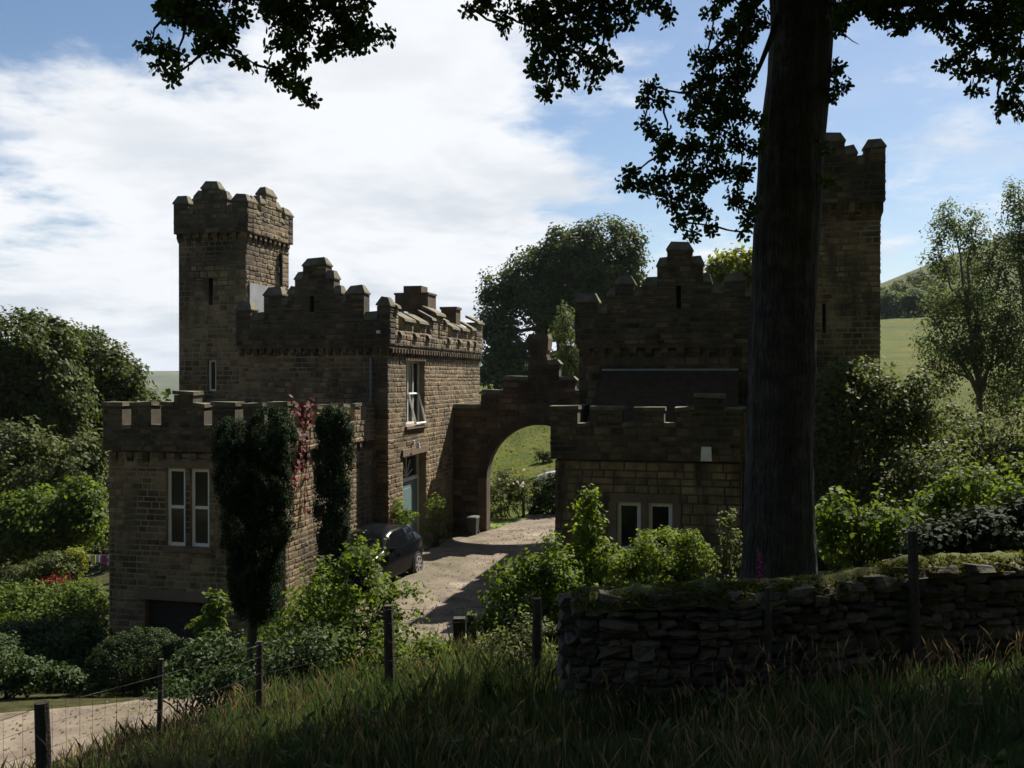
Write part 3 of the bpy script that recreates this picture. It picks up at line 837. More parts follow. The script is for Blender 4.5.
# ----- right lodge
RL = lodge('castle_lodge', 'right stone castle lodge behind the oak trunk, with tall tower and low window wing', 'castle', 9.5, 3.0)
def right_lodge():
    root = RL
    u0, u1 = U_(579, 0), 11.55
    L = u1 - u0
    mb = CB(root)
    stonewall(mb, (u0, 0), *FRONT, L - .004, -.4, 6.45, t=.4, course=(.18, .27))
    stonewall(mb, (u0, .005), *LEFT, 9.0, -.4, 6.45, t=.4)
    stonewall(mb, (u1, .005), *RIGHT, 9.0, -.4, 6.45, t=.4, stones=False)
    stonewall(mb, (u0, 9.0), *BACK, L, -.4, 6.45, t=.4, stones=False)
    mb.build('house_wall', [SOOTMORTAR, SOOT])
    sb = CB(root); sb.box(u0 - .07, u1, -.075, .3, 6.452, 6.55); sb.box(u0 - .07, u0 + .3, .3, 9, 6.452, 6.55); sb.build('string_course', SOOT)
    corbels(root, (u0, 0), *FRONT, 0, L, 6.18, 6.447, .11, .44, .2)
    S_ = [(577, 598, 293), (598, 607, 304), (607, 615, 287), (615, 634, 275), (634, 643, 287), (643, 657, 277), (657, 667, 257), (667, 692, 241), (692, 703, 255),
          (703, 711, 273), (711, 724, 284), (724, 745, 272), (745, 753, 287), (753, 762, 303), (762, 786, 292)]
    segs = []
    for a, b, y in S_:
        ua, ub = U_(a, -.1), U_(b, -.1)
        segs.append((ua - u0 + .1, ub - u0 + .1, Z_(y, (ua + ub) / 2, -.1)))
    segs[0] = (0, segs[0][1], segs[0][2]); segs[-1] = (segs[-1][0], L + .1, segs[-1][2])
    us_ = (U_(676, -.1) - u0 + .1, U_(681, -.1) - u0 + .1)
    battlement(root, (u0 - .1, 0), *FRONT, .1, .45, 6.55, segs, cap=.27, slit=(us_[0], us_[1], Z_(309, 8.6, 0), Z_(286, 8.6, 0)))
    battlement(root, (u0, 0), *LEFT, .1, .4, 6.55, [(.36, 1.4, 7.7), (1.4, 1.8, 7.3), (1.8, 2.9, 7.7), (2.9, 3.3, 7.3), (3.3, 4.4, 7.7), (4.4, 4.8, 7.3), (4.8, 6.0, 7.7), (6.0, 6.4, 7.3), (6.4, 9, 7.7)], cap=.2)
    rb = CB(root); um = (u0 + u1) / 2
    for a, b in ((u0 + .4, um), (u1 - .05, um)):
        rb.face([(a, .36, 6.5), (b, .36, 7.8), (b, 8.9, 7.8), (a, 8.9, 6.5)])
    rb.build('roof', SLATE)
    # tower
    tu0, tu1 = 11.5, U_(880, .3)
    tower(root, tu0, tu1, .3, 3.2, -.4, 10.35, (11.62, 11.9, 12.28, 12.05), (U_(822, .3), U_(826, .3), Z_(333, 12, .3), Z_(304, 12, .3)), None, corb=.5)
    # low wing with paired window
    v = -3.6; wu0, wu1 = U_(553, v) + .06, U_(741, v)
    ww = wu1 - wu0
    a0, a1 = U_(617, v) - wu0, U_(672.5, v) - wu0
    z0, z1 = 1.35, Z_(502, 7.5, v)
    mul = (a0 + a1) / 2
    ops = [(a0, mul - .09, z0, z1), (mul + .09, a1, z0, z1)]
    mb = CB(root)
    stonewall(mb, (wu0, v), *FRONT, ww - .004, -.4, 3.55, ops, t=.4, course=(.16, .27), wid=(.22, .6))
    stonewall(mb, (wu0, v + .005), *LEFT, 3.59, -.4, 3.55, t=.4)
    stonewall(mb, (wu1, v), *RIGHT, 3.59, -.4, 3.55, t=.4)
    mb.box(wu0 + .41, wu1 - .41, v + .6, v + .64, 0, 3.5)
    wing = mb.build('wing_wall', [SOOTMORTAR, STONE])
    for a, b_ in ((a0, mul - .09), (mul + .09, a1)):
        sash(root, (wu0, v), *FRONT, a, b_, z0, z1, -.09, .095, parent=wing)
    b = CB(root)
    b.box(wu0 + a0 - .16, wu0 + a1 + .16, v - .045, v + .2, z1 + .003, z1 + .22)
    b.build('lintel', DRESSED, wing)
    b = CB(root)
    b.box(wu0 + a0 - .2, wu0 + a0 - .004, v - .043, v + .2, z0 - .15, z1)
    b.box(wu0 + a1 + .004, wu0 + a1 + .2, v - .043, v + .2, z0 - .15, z1)
    b.box(wu0 + mul - .085, wu0 + mul + .085, v - .043, v + .2, z0 - .02, z1)
    b.build('window_surround', DRESSED, wing)
    S_ = [(551, 577.5, 406), (577.5, 591, 423), (591, 622, 406.5), (622, 635, 423), (635, 664, 407), (664, 676, 423), (676, 695, 407), (695, 724, 394), (724, 742, 409)]
    segs = []
    for a, b_, y in S_:
        ua, ub = U_(a, v - .1) - wu0 + .1, U_(b_, v - .1) - wu0 + .1
        segs.append((ua, ub, Z_(y, (ua + ub) / 2 + wu0, v)))
    segs[0] = (0, segs[0][1], segs[0][2]); segs[-1] = (segs[-1][0], ww + .1, segs[-1][2])
    battlement(root, (wu0 - .1, v), *FRONT, .1, .42, 3.58, segs, cap=.09, flat=True, parent=wing)
    side = [(.33, .8, 4.85), (.8, 1.2, 4.4), (1.2, 2.0, 4.85), (2.0, 2.4, 4.4), (2.4, 3.48, 4.85)]
    battlement(root, (wu1, v), *RIGHT, .1, .42, 3.58, side, cap=.09, flat=True, parent=wing, mats=SM)
    battlement(root, (wu0, v), *LEFT, .1, .42, 3.58, side, cap=.09, flat=True, parent=wing)
    # slate lean-to between the parapet and the gable wall
    b = CB(root)
    la, lb_ = U_(598, -.2), wu1 - .08
    zt, zl = Z_(370, 8, -.12), 4.0
    b.hexa([(la, v + .5, zl), (lb_, v + .5, zl), (lb_, -.12, zl), (la, -.12, zl), (la, v + .5, zl + .05), (lb_, v + .5, zl + .05), (lb_, -.12, zt), (la + .12, -.12, zt)])
    lean = b.build('lean_to_roof', SLATE)
    b = CB(root); b.box(la + .1, lb_, -.15, -.11, zt - .02, zt + .035); b.build('lead_flashing', LEAD, lean)
    # alarm box
    ua, ub = U_(701, v - .12), U_(712, v - .12); za, zb = Z_(460, 9, v), Z_(446, 9, v)
    b = CB(root); b.box(ua, ub, v - .24, v - .135, za, zb, tx=.015, ty=.0); b.box(ua + .05, ub - .05, v - .26, v - .24, za + .09, za + .2); b.build('alarm_box', WHITE, wing)
right_lodge()

# ----- the gate arch between them
GA = lodge('gate_arch', 'round stone gate arch with stepped parapet and finial between the two lodges', 'archway', 3.2, 6.9)
def gate_arch():
    root = GA
    v = V_(453, 0); t = 0.45
    uA, uB = 0.0, 6.3
    S_ = [(453, 481, 404), (481, 503, 390), (503, 528, 376), (528, 547, 360), (547, 559, 360), (559, 575, 376), (575, 592, 390), (592, 612, 404)]
    segs = []
    for a, b, y in S_:
        ua, ub = U_(a, v), U_(b, v)
        segs.append((ua, ub, Z_(y, (ua + ub) / 2, v)))
    segs[0] = (.01, *segs[0][1:])
    uc = U_(540, v); rr = uc - U_(487, v)
    zs = Z_(425, uc, v) - rr
    cap = .16
    # outline with the arch cut out, extruded through the wall
    out = [(.01, -.4)]
    for a, b, z in segs: out += [(a, z - cap), (b, z - cap)]
    out += [(segs[-1][1], -.4), (uc + rr, -.4)]
    n = 22
    arc = [(uc + rr * math.cos(PI * k / n), zs + rr * math.sin(PI * k / n)) for k in range(n + 1)]
    out += arc + [(uc - rr, -.4)]
    mb = CB(root)
    mb.face([(a, v, z) for a, z in out]); mb.face([(a, v + t, z) for a, z in reversed(out)])
    for i in range(len(out)):
        p, q = out[i], out[(i + 1) % len(out)]
        mb.face([(p[0], v, p[1]), (p[0], v + t, p[1]), (q[0], v + t, q[1]), (q[0], v, q[1])])
    # coursed stones on the face, leaving the arch ring clear
    def P(a, z, d): return Vector((a, v - d, z))
    z = -.3; R_ = rr + .34
    while z < 6.2:
        hh = RNG.uniform(.18, .26)
        top = [s for s in segs if z + hh <= s[2] - cap + .02]
        if top:
            lo, hi = min(s[0] for s in top), max(s[1] for s in top)
            zm = z + hh / 2
            ivs = [(lo, hi)]
            r2 = R_ if zm < zs else (math.sqrt(max(0, R_ * R_ - min(abs(z - zs), abs(z + hh - zs)) ** 2)) if min(z, z + hh) < zs + R_ else 0)
            if r2 > 0: ivs = [(lo, uc - r2), (uc + r2, hi)]
            for a, b in ivs:
                x = a
                while x < b - .05:
                    w = RNG.uniform(.28, .6)
                    if b - x - w < .16: w = b - x
                    stone(mb, P, x, x + w, z, z + hh, 0, RNG, (.008, .035)); x += w
        z += hh
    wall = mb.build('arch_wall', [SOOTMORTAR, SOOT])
    # voussoirs
    vb = CB(root)
    n = 19
    for k in range(n):
        t0, t1 = PI * k / n + .006, PI * (k + 1) / n - .006
        q = []
        for vv, e in ((v - .05, 0.0), (v + .2, 0.0)):
            q.append([(uc + (rr + .002) * math.cos(t0), vv, zs + (rr + .002) * math.sin(t0)), (uc + R_ * math.cos(t0), vv, zs + R_ * math.sin(t0)),
                      (uc + R_ * math.cos(t1), vv, zs + R_ * math.sin(t1)), (uc + (rr + .002) * math.cos(t1), vv, zs + (rr + .002) * math.sin(t1))])
        vb.hexa(q[0] + q[1], r=RNG.random())
    for sgn in (-1, 1):
        zz = -.3
        while zz < zs - .05:
            hh = min(RNG.uniform(.3, .42), zs - zz)
            a, b = sorted((uc + sgn * (rr + .002), uc + sgn * (R_)))
            vb.box(a, b, v - .048, v + .2, zz + .008, zz + hh - .008, r=RNG.random()); zz += hh
    vb.build('arch_ring', SOOT, wall)
    for i, s in enumerate(segs):
        l = i > 0 and segs[i - 1][2] < s[2] - .02; r = i < len(segs) - 1 and segs[i + 1][2] < s[2] - .02
        coping(root, root, (0, v), *FRONT, s[0], s[1], l, r, 0, t, s[2] - cap, cap, ov=.07, slope=.2)
    fb = CB(root)
    a, b = U_(530, v), U_(547.5, v); z0, z1, z2 = segs[3][2], Z_(351, uc, v), Z_(334, uc, v)
    vm = v + t / 2; hw = (b - a) / 2; um = (a + b) / 2
    fb.box(um - hw - .02, um + hw + .02, vm - hw - .02, vm + hw + .02, z0 - .02, z0 + .1)
    fb.box(um - hw + .02, um + hw - .02, vm - hw + .02, vm + hw - .02, z0 + .1, z1 + .02)
    fb.box(um - hw - .03, um + hw + .03, vm - hw - .03, vm + hw + .03, z1 + .02, z2 - .16, tx=-.04, ty=-.04)
    fb.box(um - hw - .07, um + hw + .07, vm - hw - .07, vm + hw + .07, z2 - .16, z2, tx=.05, ty=.05)
    fb.build('finial', SOOT, root)
gate_arch()

# ---------------------------------------------------------------- foliage helpers
QUAD = np.array([(0, 0), (0.48, 0.36), (1, 0), (0.48, -0.36)])
OAKL = np.array([(0, 0), (0.22, 0.10), (0.45, 0.23), (0.70, 0.26), (0.90, 0.15), (1, 0), (0.90, -0.15), (0.70, -0.26), (0.45, -0.23), (0.22, -0.10)])
OAKX = np.array([(0, 0), (0.18, 0.12), (0.32, 0.24), (0.45, 0.18), (0.62, 0.34), (0.78, 0.24), (0.92, 0.2), (1, 0), (0.92, -0.2), (0.78, -0.24), (0.62, -0.34), (0.45, -0.18), (0.32, -0.24), (0.18, -0.12)])
LANCE = np.array([(0, 0), (0.4, 0.16), (1, 0), (0.4, -0.16)])
def unit(v): return v / np.maximum(np.linalg.norm(v, axis=-1, keepdims=True), 1e-9)
def leaf_verts(c, n, a, size, tmpl):
    """c centres, n normals, a axis hints, size per leaf"""
    n = unit(n); a = unit(a - n * (a * n).sum(1, keepdims=True)); b = np.cross(n, a)
    T = tmpl
    v = c[:, None, :] + a[:, None, :] * (T[None, :, 0:1] - 0.4) * size[:, None, None] + b[:, None, :] * T[None, :, 1:2] * size[:, None, None]
    return v.reshape(-1, 3)
def clump_leaves(lobes, nclump, per, cr, size, rng, shell=0.62, flat=0.7, up=0.6, droop=0.0, reject=None, gaps=0.0):
    """lobes: (cx,cy,cz,rx,ry,rz). Leaves gathered in small clumps spread over and through the lobes."""
    Lb = np.array(lobes, float)
    wgt = (Lb[:, 3] * Lb[:, 4] * Lb[:, 5]) ** (2 / 3); wgt /= wgt.sum()
    k = rng.choice(len(Lb), nclump, p=wgt)
    d = unit(rng.normal(size=(nclump, 3)))
    r = shell + (1 - shell) * rng.random(nclump) ** 0.7
    inner = rng.random(nclump) < 0.22
    r[inner] *= rng.random(inner.sum())
    cc = Lb[k, :3] + d * r[:, None] * Lb[k, 3:6]
    # drop clumps buried well inside another lobe half of the time so gaps stay open
    if gaps > 0:
        f = np.array([mnoise.noise(Vector(q) * (1.1 / cr / 2.2)) for q in cc])
        keep = f > (gaps - 0.5)
        cc, d = cc[keep], d[keep]
    if reject is not None:
        keep = ~reject(cc); cc, d = cc[keep], d[keep]
    m = len(cc)
    crs = cr * rng.uniform(0.6, 1.35, m)
    off = unit(rng.normal(size=(m, per, 3))) * (rng.random((m, per, 1)) ** 0.45)
    off[:, :, 2] *= flat
    C = cc[:, None, :] + off * crs[:, None, None]
    if droop: C[:, :, 2] -= droop * (np.abs(off[:, :, :2]).sum(2)) * crs[:, None]
    nrm = off * 0.8 + d[:, None, :] * 0.5 + np.array([0, 0, up]) + rng.normal(size=(m, per, 3)) * 0.55
    ax = off + rng.normal(size=(m, per, 3)) * 0.7 - np.array([0, 0, 0.3 + droop])
    tone = np.repeat(rng.random(m) * 0.55, per) + rng.random(m * per) * 0.45
    sz = size * rng.uniform(0.65, 1.3, m * per)
    return C.reshape(-1, 3), nrm.reshape(-1, 3), ax.reshape(-1, 3), sz, tone, cc
def foliage(name, parent, base, lobes, nclump, per, cr, size, mat, seed, tmpl=QUAD, **kw):
    rng = np.random.default_rng(seed)
    C, n, a, s, t, cc = clump_leaves(lobes, nclump, per, cr, size, rng, **kw)
    v = leaf_verts(C, n, a, s, tmpl) - np.array(base)[None, :]
    npmesh(name, v, len(tmpl), mat, t, parent)
    return cc
def limb(mb, p, q, r0, r1, rng, n=7, seg=6, sag=0.15):
    p, q = Vector(p), Vector(q); L = (q - p).length
    pts = []; rad = []
    j = [Vector((rng.uniform(-1, 1), rng.uniform(-1, 1), rng.uniform(-.6, .6))) * L * 0.06 for _ in range(seg + 1)]
    for i in range(seg + 1):
        t = i / seg
        pts.append(p.lerp(q, t) + j[i] * math.sin(PI * t) + Vector((0, 0, sag * L * math.sin(PI * t) * 0.6)))
        rad.append(r0 + (r1 - r0) * t ** 0.8)
    mb.tube(pts, rad, n)
    return pts
def tree(name, label, cat, x, y, lobes, trunk_r, leafmat, barkmat, nclump, per, cr, size, seed, group=None, fork=0.35, lean=(0, 0), tmpl=QUAD, twigs=30, part='crown', **kw):
    rng = random.Random(seed)
    z = gh(x, y) - 0.1
    base = (x, y, z)
    o = thing(name, label, cat, base, 0, group)
    Lb = np.array(lobes)
    top = Lb[:, 2].max()
    cx, cy = Lb[:, 0].mean(), Lb[:, 1].mean()
    mb = MB()
    fz = z + (top - z) * fork
    fp = Vector((x + (cx - x) * fork + lean[0], y + (cy - y) * fork + lean[1], fz))
    b = Vector(base)
    pts = [b, b.lerp(fp, .12) + Vector((rng.uniform(-.1, .1) * trunk_r, 0, 0)), b.lerp(fp, .5) + Vector((rng.uniform(-1, 1) * trunk_r * .4, 0, 0)), fp]
    mb.tube(pts, [trunk_r * 1.45, trunk_r * 1.08, trunk_r * .92, trunk_r * .8], 10)
    ends = []
    for l in lobes:
        q = Vector(l[:3]); s = fp if rng.random() < .6 else b.lerp(fp, .8)
        pp = limb(mb, s, q, trunk_r * .55, trunk_r * .16, rng)
        ends.append(pp[3:])
    rng2 = np.random.default_rng(seed)
    C, n, a, s, t, cc = clump_leaves(lobes, nclump, per, cr, size, rng2, **kw)
    for q in cc[:: max(1, len(cc) // max(1, twigs))]:
        q = Vector(q)
        best = min((p for e in ends for p in e), key=lambda p: (p - q).length)
        limb(mb, best, q, trunk_r * .14, trunk_r * .03, rng, 5, 4, 0.05)
    mb.v = [(p[0] - x, p[1] - y, p[2] - z) for p in mb.v]
    mb.build('trunk', barkmat, o, True)
    v = leaf_verts(C, n, a, s, tmpl) - np.array(base)[None, :]
    npmesh(part, v, len(tmpl), leafmat, t, o)
    return o
def LB(px, py, Y, rx, ry, dy=None):
    """lobe from a place in the view: radii in pixels, depth radius like the width unless given"""
    p = W(px, py, Y); k = Y / F
    return (p.x, p.y, p.z, rx * k, (dy if dy is not None else rx * k * 0.9), ry * k)

OAKLEAF = mkleaf('oak leaf', (0.02, 0.04, 0.008), (0.05, 0.085, 0.014), 0.36)
BROAD = mkleaf('broadleaf green', (0.034, 0.054, 0.010), (0.088, 0.112, 0.024), 0.28)
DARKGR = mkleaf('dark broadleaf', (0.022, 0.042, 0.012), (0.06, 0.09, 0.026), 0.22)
SHRUB = mkleaf('shrub leaf', (0.05, 0.085, 0.014), (0.125, 0.17, 0.035), 0.45)
BRIGHT = mkleaf('bright shrub leaf', (0.07, 0.115, 0.016), (0.17, 0.22, 0.04), 0.45)
YELLOW = mkleaf('yellow-green leaf', (0.11, 0.14, 0.02), (0.22, 0.24, 0.05), 0.45)
OLIVE = mkleaf('olive leaf', (0.05, 0.072, 0.022), (0.125, 0.145, 0.05), 0.4)
BIRCHL = mkleaf('birch leaf', (0.06, 0.088, 0.03), (0.13, 0.16, 0.07), 0.5)
CYPR = mkleaf('cypress scale leaf', (0.008, 0.018, 0.006), (0.022, 0.042, 0.013), 0.2, 0.85)
REDL = mkleaf('red creeper leaf', (0.055, 0.006, 0.008), (0.14, 0.016, 0.014), 0.3)
GRASSM = mkleaf('grass blade', (0.025, 0.054, 0.016), (0.070, 0.090, 0.032), 0.34)
STRAW = mkleaf('seeding grass', (0.09, 0.066, 0.034), (0.20, 0.15, 0.08), 0.35)
PINK = mkleaf('foxglove bell', (0.28, 0.03, 0.13), (0.45, 0.08, 0.24), 0.3)
REDF = mkleaf('red flower', (0.14, 0.025, 0.018), (0.24, 0.06, 0.04), 0.3)

# ---------------------------------------------------------------- far and middle trees
tree('broadleaf_tree', 'large round-crowned dark tree behind the gate arch', 'tree', W(566, 400, 85).x, 85,
     [LB(605, 262, 85, 42, 44), LB(570, 268, 85, 42, 40), LB(535, 290, 84, 34, 38), LB(503, 296, 84, 20, 28), LB(498, 335, 82, 20, 28), LB(560, 310, 82, 30, 24), LB(615, 300, 85, 30, 34), LB(515, 355, 82, 26, 26), LB(497, 372, 80, 20, 18), LB(528, 378, 80, 26, 16), LB(555, 372, 82, 24, 18), LB(590, 340, 88, 24, 24)],
     .55, BROAD, BARK2, 980, 90, 1.2, .31, 21, fork=.42, twigs=60, gaps=.16)
tree('weeping_tree', 'pale hanging-leaved tree right of the arch finial against the lodge corner', 'tree', W(572, 420, 50).x, 50,
     [LB(566, 325, 50, 13, 26), LB(578, 350, 50, 14, 26), LB(563, 370, 50, 12, 24)], .14, OLIVE, BARK2, 90, 45, .5, .22, 22, droop=1.0, tmpl=LANCE, twigs=12)
tree('broadleaf_tree', 'sunlit yellow-green treetop showing above the right stepped gable', 'tree', W(735, 420, 47).x, 47,
     [LB(733, 268, 47, 20, 20), LB(716, 280, 47, 12, 16), LB(755, 275, 47, 22, 22)], .2, YELLOW, BARK2, 100, 40, .55, .24, 23)
# the wood left of the castle
lt = [('broad dark tree nearest the left edge of the view', -14, 38, [LB(20, 352, 40, 62, 40), LB(-30, 385, 40, 55, 50), LB(48, 400, 40, 45, 40)], 24),
      ('tall dark tree sloping down towards the left tower', -17, 43, [LB(72, 358, 44, 38, 32), LB(108, 378, 44, 34, 30), LB(60, 410, 44, 44, 36), LB(116, 412, 44, 36, 26)], 25),
      ('smaller dark tree just left of the tower, its crown level with the wing parapet', -14.5, 47, [LB(134, 408, 48, 24, 20), LB(156, 424, 48, 20, 16), LB(125, 428, 48, 34, 22)], 26)]
for lab, x, y, lob, sd in lt:
    tree('woodland_tree', lab, 'tree', x, y, lob, .3, BROAD, BARK2, 440, 95, .60, .18, sd, 'trees in the wood left of the castle', gaps=.12, shell=.7)
def far_wood():
    rng = np.random.default_rng(131); lobes = []
    for _ in range(120):
        Y = rng.uniform(52, 125); x = -.30 * Y + rng.uniform(-.42, .12) * Y
        z = gh(x, Y); r = rng.uniform(2.6, 4.2)
        lobes.append((x, Y, z + r * 1.1, r, r, r * 1.15))
    C, n, a, s_, t, cc = clump_leaves(lobes, 2600, 40, 1.1, .5, rng, shell=.8)
    o = npmesh('valley_wood', leaf_verts(C, n, a, s_, QUAD), 4, BROAD, t)
    tag(o, 'wooded valley side seen between the left trees and the wing', 'woodland', kind='stuff')
far_wood()
def bush(name, label, x, y, lobes, mat, nclump, per, cr, size, seed, group=None, cat='bush', stems=7, tmpl=QUAD, part='foliage', **kw):
    rng = random.Random(seed)
    z = gh(x, y) - .05
    o = thing(name, label, cat, (x, y, z), 0, group)
    rng2 = np.random.default_rng(seed)
    C, n, a, s, t, cc = clump_leaves(lobes, nclump, per, cr, size, rng2, **kw)
    ok = C[:, 2] > z - .02
    C, n, a, s, t = C[ok], n[ok], a[ok], s[ok], t[ok]
    mb = MB()
    for q in cc[:: max(1, len(cc) // stems)]:
        q = Vector(q)
        limb(mb, (x + rng.uniform(-.25, .25), y + rng.uniform(-.25, .25), z), q, .022, .006, rng, 5, 5, .1)
    mb.v = [(p[0] - x, p[1] - y, p[2] - z) for p in mb.v]
    mb.build('stem', BARK2, o, True)
    v = leaf_verts(C, n, a, s, tmpl) - np.array((x, y, z))[None, :]
    npmesh(part, v, len(tmpl), mat, t, o)
    return o
# lower left garden
PX = lambda px, Y: (px - 512) / F * Y
bush('laurel_bush', 'large loose bush at the left edge below the wood', PX(20, 37), 37, [LB(10, 465, 37, 50, 48), LB(60, 480, 37, 44, 48), LB(90, 470, 38, 24, 44), LB(92, 520, 37, 18, 34), LB(-30, 470, 37, 40, 60)], OLIVE, 420, 55, .5, .17, 31, gaps=.1)
bush('laurel_bush', 'glossy green bush beside the left wing corner', PX(50, 34), 34, [LB(45, 522, 34, 42, 34), LB(82, 512, 34, 20, 34), LB(8, 530, 34, 34, 36)], SHRUB, 320, 50, .45, .16, 32)
bush('garden_shrub', 'yellow-green shrub by the washing line', PX(82, 32), 32, [LB(75, 560, 32, 11, 16), LB(66, 572, 32, 12, 12)], YELLOW, 60, 40, .26, .09, 33, cat='shrub')
bush('clipped_hedge', 'clipped garden hedge with sunlit top at the lower left', PX(50, 30), 30, [LB(20, 606, 30, 60, 22), LB(78, 608, 30, 32, 26), LB(70, 640, 29.5, 38, 40), LB(15, 640, 30, 46, 40)], SHRUB, 520, 60, .32, .10, 34, cat='hedge', flat=.8)
bush('garden_shrub', 'low grey-green mound shrub behind the red flowers', PX(48, 31.5), 31.5, [LB(50, 567, 31.5, 24, 14), LB(25, 578, 31.5, 22, 14)], OLIVE, 120, 45, .26, .09, 35, cat='shrub')
o_ = bush('red_flower_bed', 'low bed of red flowers on the hedge line at left', PX(52, 30.6), 30.6, [LB(52, 580, 30.6, 17, 3.5), ], REDF, 34, 9, .18, .06, 36, cat='flower bed', stems=4, part='bloom')
[c for c in o_.children if c.name.startswith('bloom')][0]['kind'] = 'stuff'
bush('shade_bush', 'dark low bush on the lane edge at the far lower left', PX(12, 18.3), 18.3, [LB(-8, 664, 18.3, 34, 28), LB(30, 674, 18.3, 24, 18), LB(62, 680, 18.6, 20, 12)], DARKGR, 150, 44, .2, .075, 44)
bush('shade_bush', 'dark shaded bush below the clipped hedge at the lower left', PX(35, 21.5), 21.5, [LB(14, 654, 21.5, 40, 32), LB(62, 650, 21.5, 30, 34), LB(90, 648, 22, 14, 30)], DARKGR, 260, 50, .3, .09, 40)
bush('clipped_dome', 'clipped round evergreen mound beside the lane', W(136, 660, 19.5).x, 19.5, [LB(140, 676, 19.5, 52, 46), LB(175, 680, 19.5, 40, 38)], mkleaf('box leaf', (.016, .03, .008), (.045, .066, .016), .2), 1500, 60, .10, .036, 37, cat='hedge', shell=.95, up=.3)
bush('low_shrub', 'untidy low shrub between clipped mound and fence', W(205, 665, 18.5).x, 18.5, [LB(215, 655, 18.5, 40, 20), LB(185, 672, 18, 24, 18), LB(255, 665, 18, 30, 22)], DARKGR, 160, 36, .22, .08, 38, cat='shrub')
bush('tall_weed', 'sprouting leafy plant in front of the garage door', W(214, 620, 21).x, 21, [LB(215, 605, 21, 12, 18), LB(208, 625, 21, 18, 12)], SHRUB, 46, 26, .2, .11, 39, cat='plant')

# conifers in front of the left wing
def cypress(label, px, Y, rows, seed, nclump):
    x = (px - 512) / F * Y; z = gh(x, Y) - .05
    o = thing('cypress_tree', label, 'conifer', (x, Y, z), 0, 'columnar cypresses before the left lodge')
    mb = MB(); ztop = W(px, rows[0][1] + 25, Y).z
    mb.tube([(0, 0, 0), (.02, 0, .5), (0, .02, ztop - z)], [.13, .10, .03], 9); mb.build('trunk', BARK2, o, True)
    rng = np.random.default_rng(seed)
    C, n, a, s, t, cc = clump_leaves([LB(*r[:2], Y, r[2], r[3]) for r in rows], nclump, 60, .10 * Y / 19, .05 * Y / 19, rng, shell=.9, up=.25, flat=1.5)
    a = a * .3 + np.array([0, 0, 1.0])
    v = leaf_verts(C, n, a, s, LANCE * np.array([1, 1.6])) - np.array((x, Y, z))[None, :]
    npmesh('crown', v, 4, CYPR, t, o)
cypress('large columnar cypress with double top hiding the wing corner', 251, 15.3, [(234, 448, 21, 30), (272, 440, 24, 34), (252, 480, 35, 42), (252, 530, 30, 50), (255, 575, 26, 40), (256, 598, 22, 26), (280, 505, 12, 46)], 41, 1500)
cypress('slimmer dark cypress against the house front behind the first', 333, 22.5, [(334, 428, 17, 20), (334, 460, 19, 42), (332, 510, 17, 50), (333, 560, 15, 50)], 42, 800)
# red creeper on the wing side wall
def creeper():
    u = -.5 + .06
    rng = np.random.default_rng(51)
    pts = []
    strands = [[(302, 404), (300, 430), (296, 455), (292, 480), (290, 500)], [(312, 408), (304, 425), (302, 450), (296, 470)], [(286, 406), (300, 412), (310, 418)], [(308, 440), (306, 470), (304, 500), (305, 520)]]
    mb = MB(); o_v = V_(300, u); base = world(u, o_v, 0)
    for st in strands:
        P = []
        for px, py in st:
            v = V_(px, u); P.append(world(u, v, Z_(py, u, v)))
        mb.tube([p - base for p in P], .012, 5)
        for i in range(len(P) - 1):
            n = 38 if st is not strands[3] else 12
            for k in range(n):
                q = P[i].lerp(P[i + 1], rng.random())
                w = .22 if i < 3 and st is not strands[3] else .1
                pts.append((q.x + rng.normal() * .02 + SA * rng.normal() * w + CA * .05 * rng.random(), q.y + CA * rng.normal() * w, q.z + rng.normal() * w * .7))
    o = thing('climbing_creeper', 'red-leaved creeper climbing the sunlit wing wall', 'creeper', base)
    mb.build('stem', BARK2, o)
    C = np.array(pts); m = len(C)
    n = np.tile(np.array([CA, -SA, .4]), (m, 1)) + rng.normal(size=(m, 3)) * .4
    v = leaf_verts(C, n, rng.normal(size=(m, 3)) - np.array([0, 0, .8]), .13 * rng.uniform(.6, 1.2, m), QUAD * np.array([1, 1.3])) - np.array(base)[None, :]
    npmesh('foliage', v, 4, REDL, rng.random(m), o)
creeper()

# shrubs between the fence and the drive
bush('leafy_shrub', 'bright leafy shrub in front of the black car', W(345, 620, 16.5).x, 16.5, [LB(345, 595, 16.5, 50, 46), LB(390, 615, 16.5, 38, 44), LB(310, 620, 17, 40, 44), LB(362, 560, 16.5, 24, 26), LB(290, 645, 16.8, 44, 34), LB(350, 640, 16, 60, 36)], SHRUB, 420, 24, .24, .085, 61, shell=.45, gaps=.15, stems=24)
bush('leafy_shrub', 'tall dark shrub at the right edge of the drive', W(535, 610, 16.5).x, 16.5, [LB(520, 600, 16.5, 40, 40), LB(545, 580, 16.5, 30, 46), LB(560, 620, 16.8, 40, 50), LB(500, 625, 16.2, 26, 34)], SHRUB, 340, 28, .24, .09, 62, shell=.45, gaps=.12, stems=24)
bush('spire_shrub', 'yellow-green pointed shrub beside the right wing window', W(588, 560, 19).x, 19, [LB(588, 500, 19, 7, 22), LB(588, 530, 19, 17, 26), LB(590, 560, 19, 26, 30), LB(572, 575, 19, 24, 26)], BRIGHT, 150, 24, .2, .10, 63, cat='shrub', stems=12)
bush('garden_hedge', 'sunlit bright green hedge under the right wing window', W(655, 575, 18.5).x, 18.5, [LB(625, 570, 18.5, 30, 24), LB(662, 560, 18.5, 36, 32), LB(692, 560, 18.5, 20, 28), LB(645, 585, 18.5, 54, 26)], BRIGHT, 480, 40, .17, .06, 64, cat='hedge')
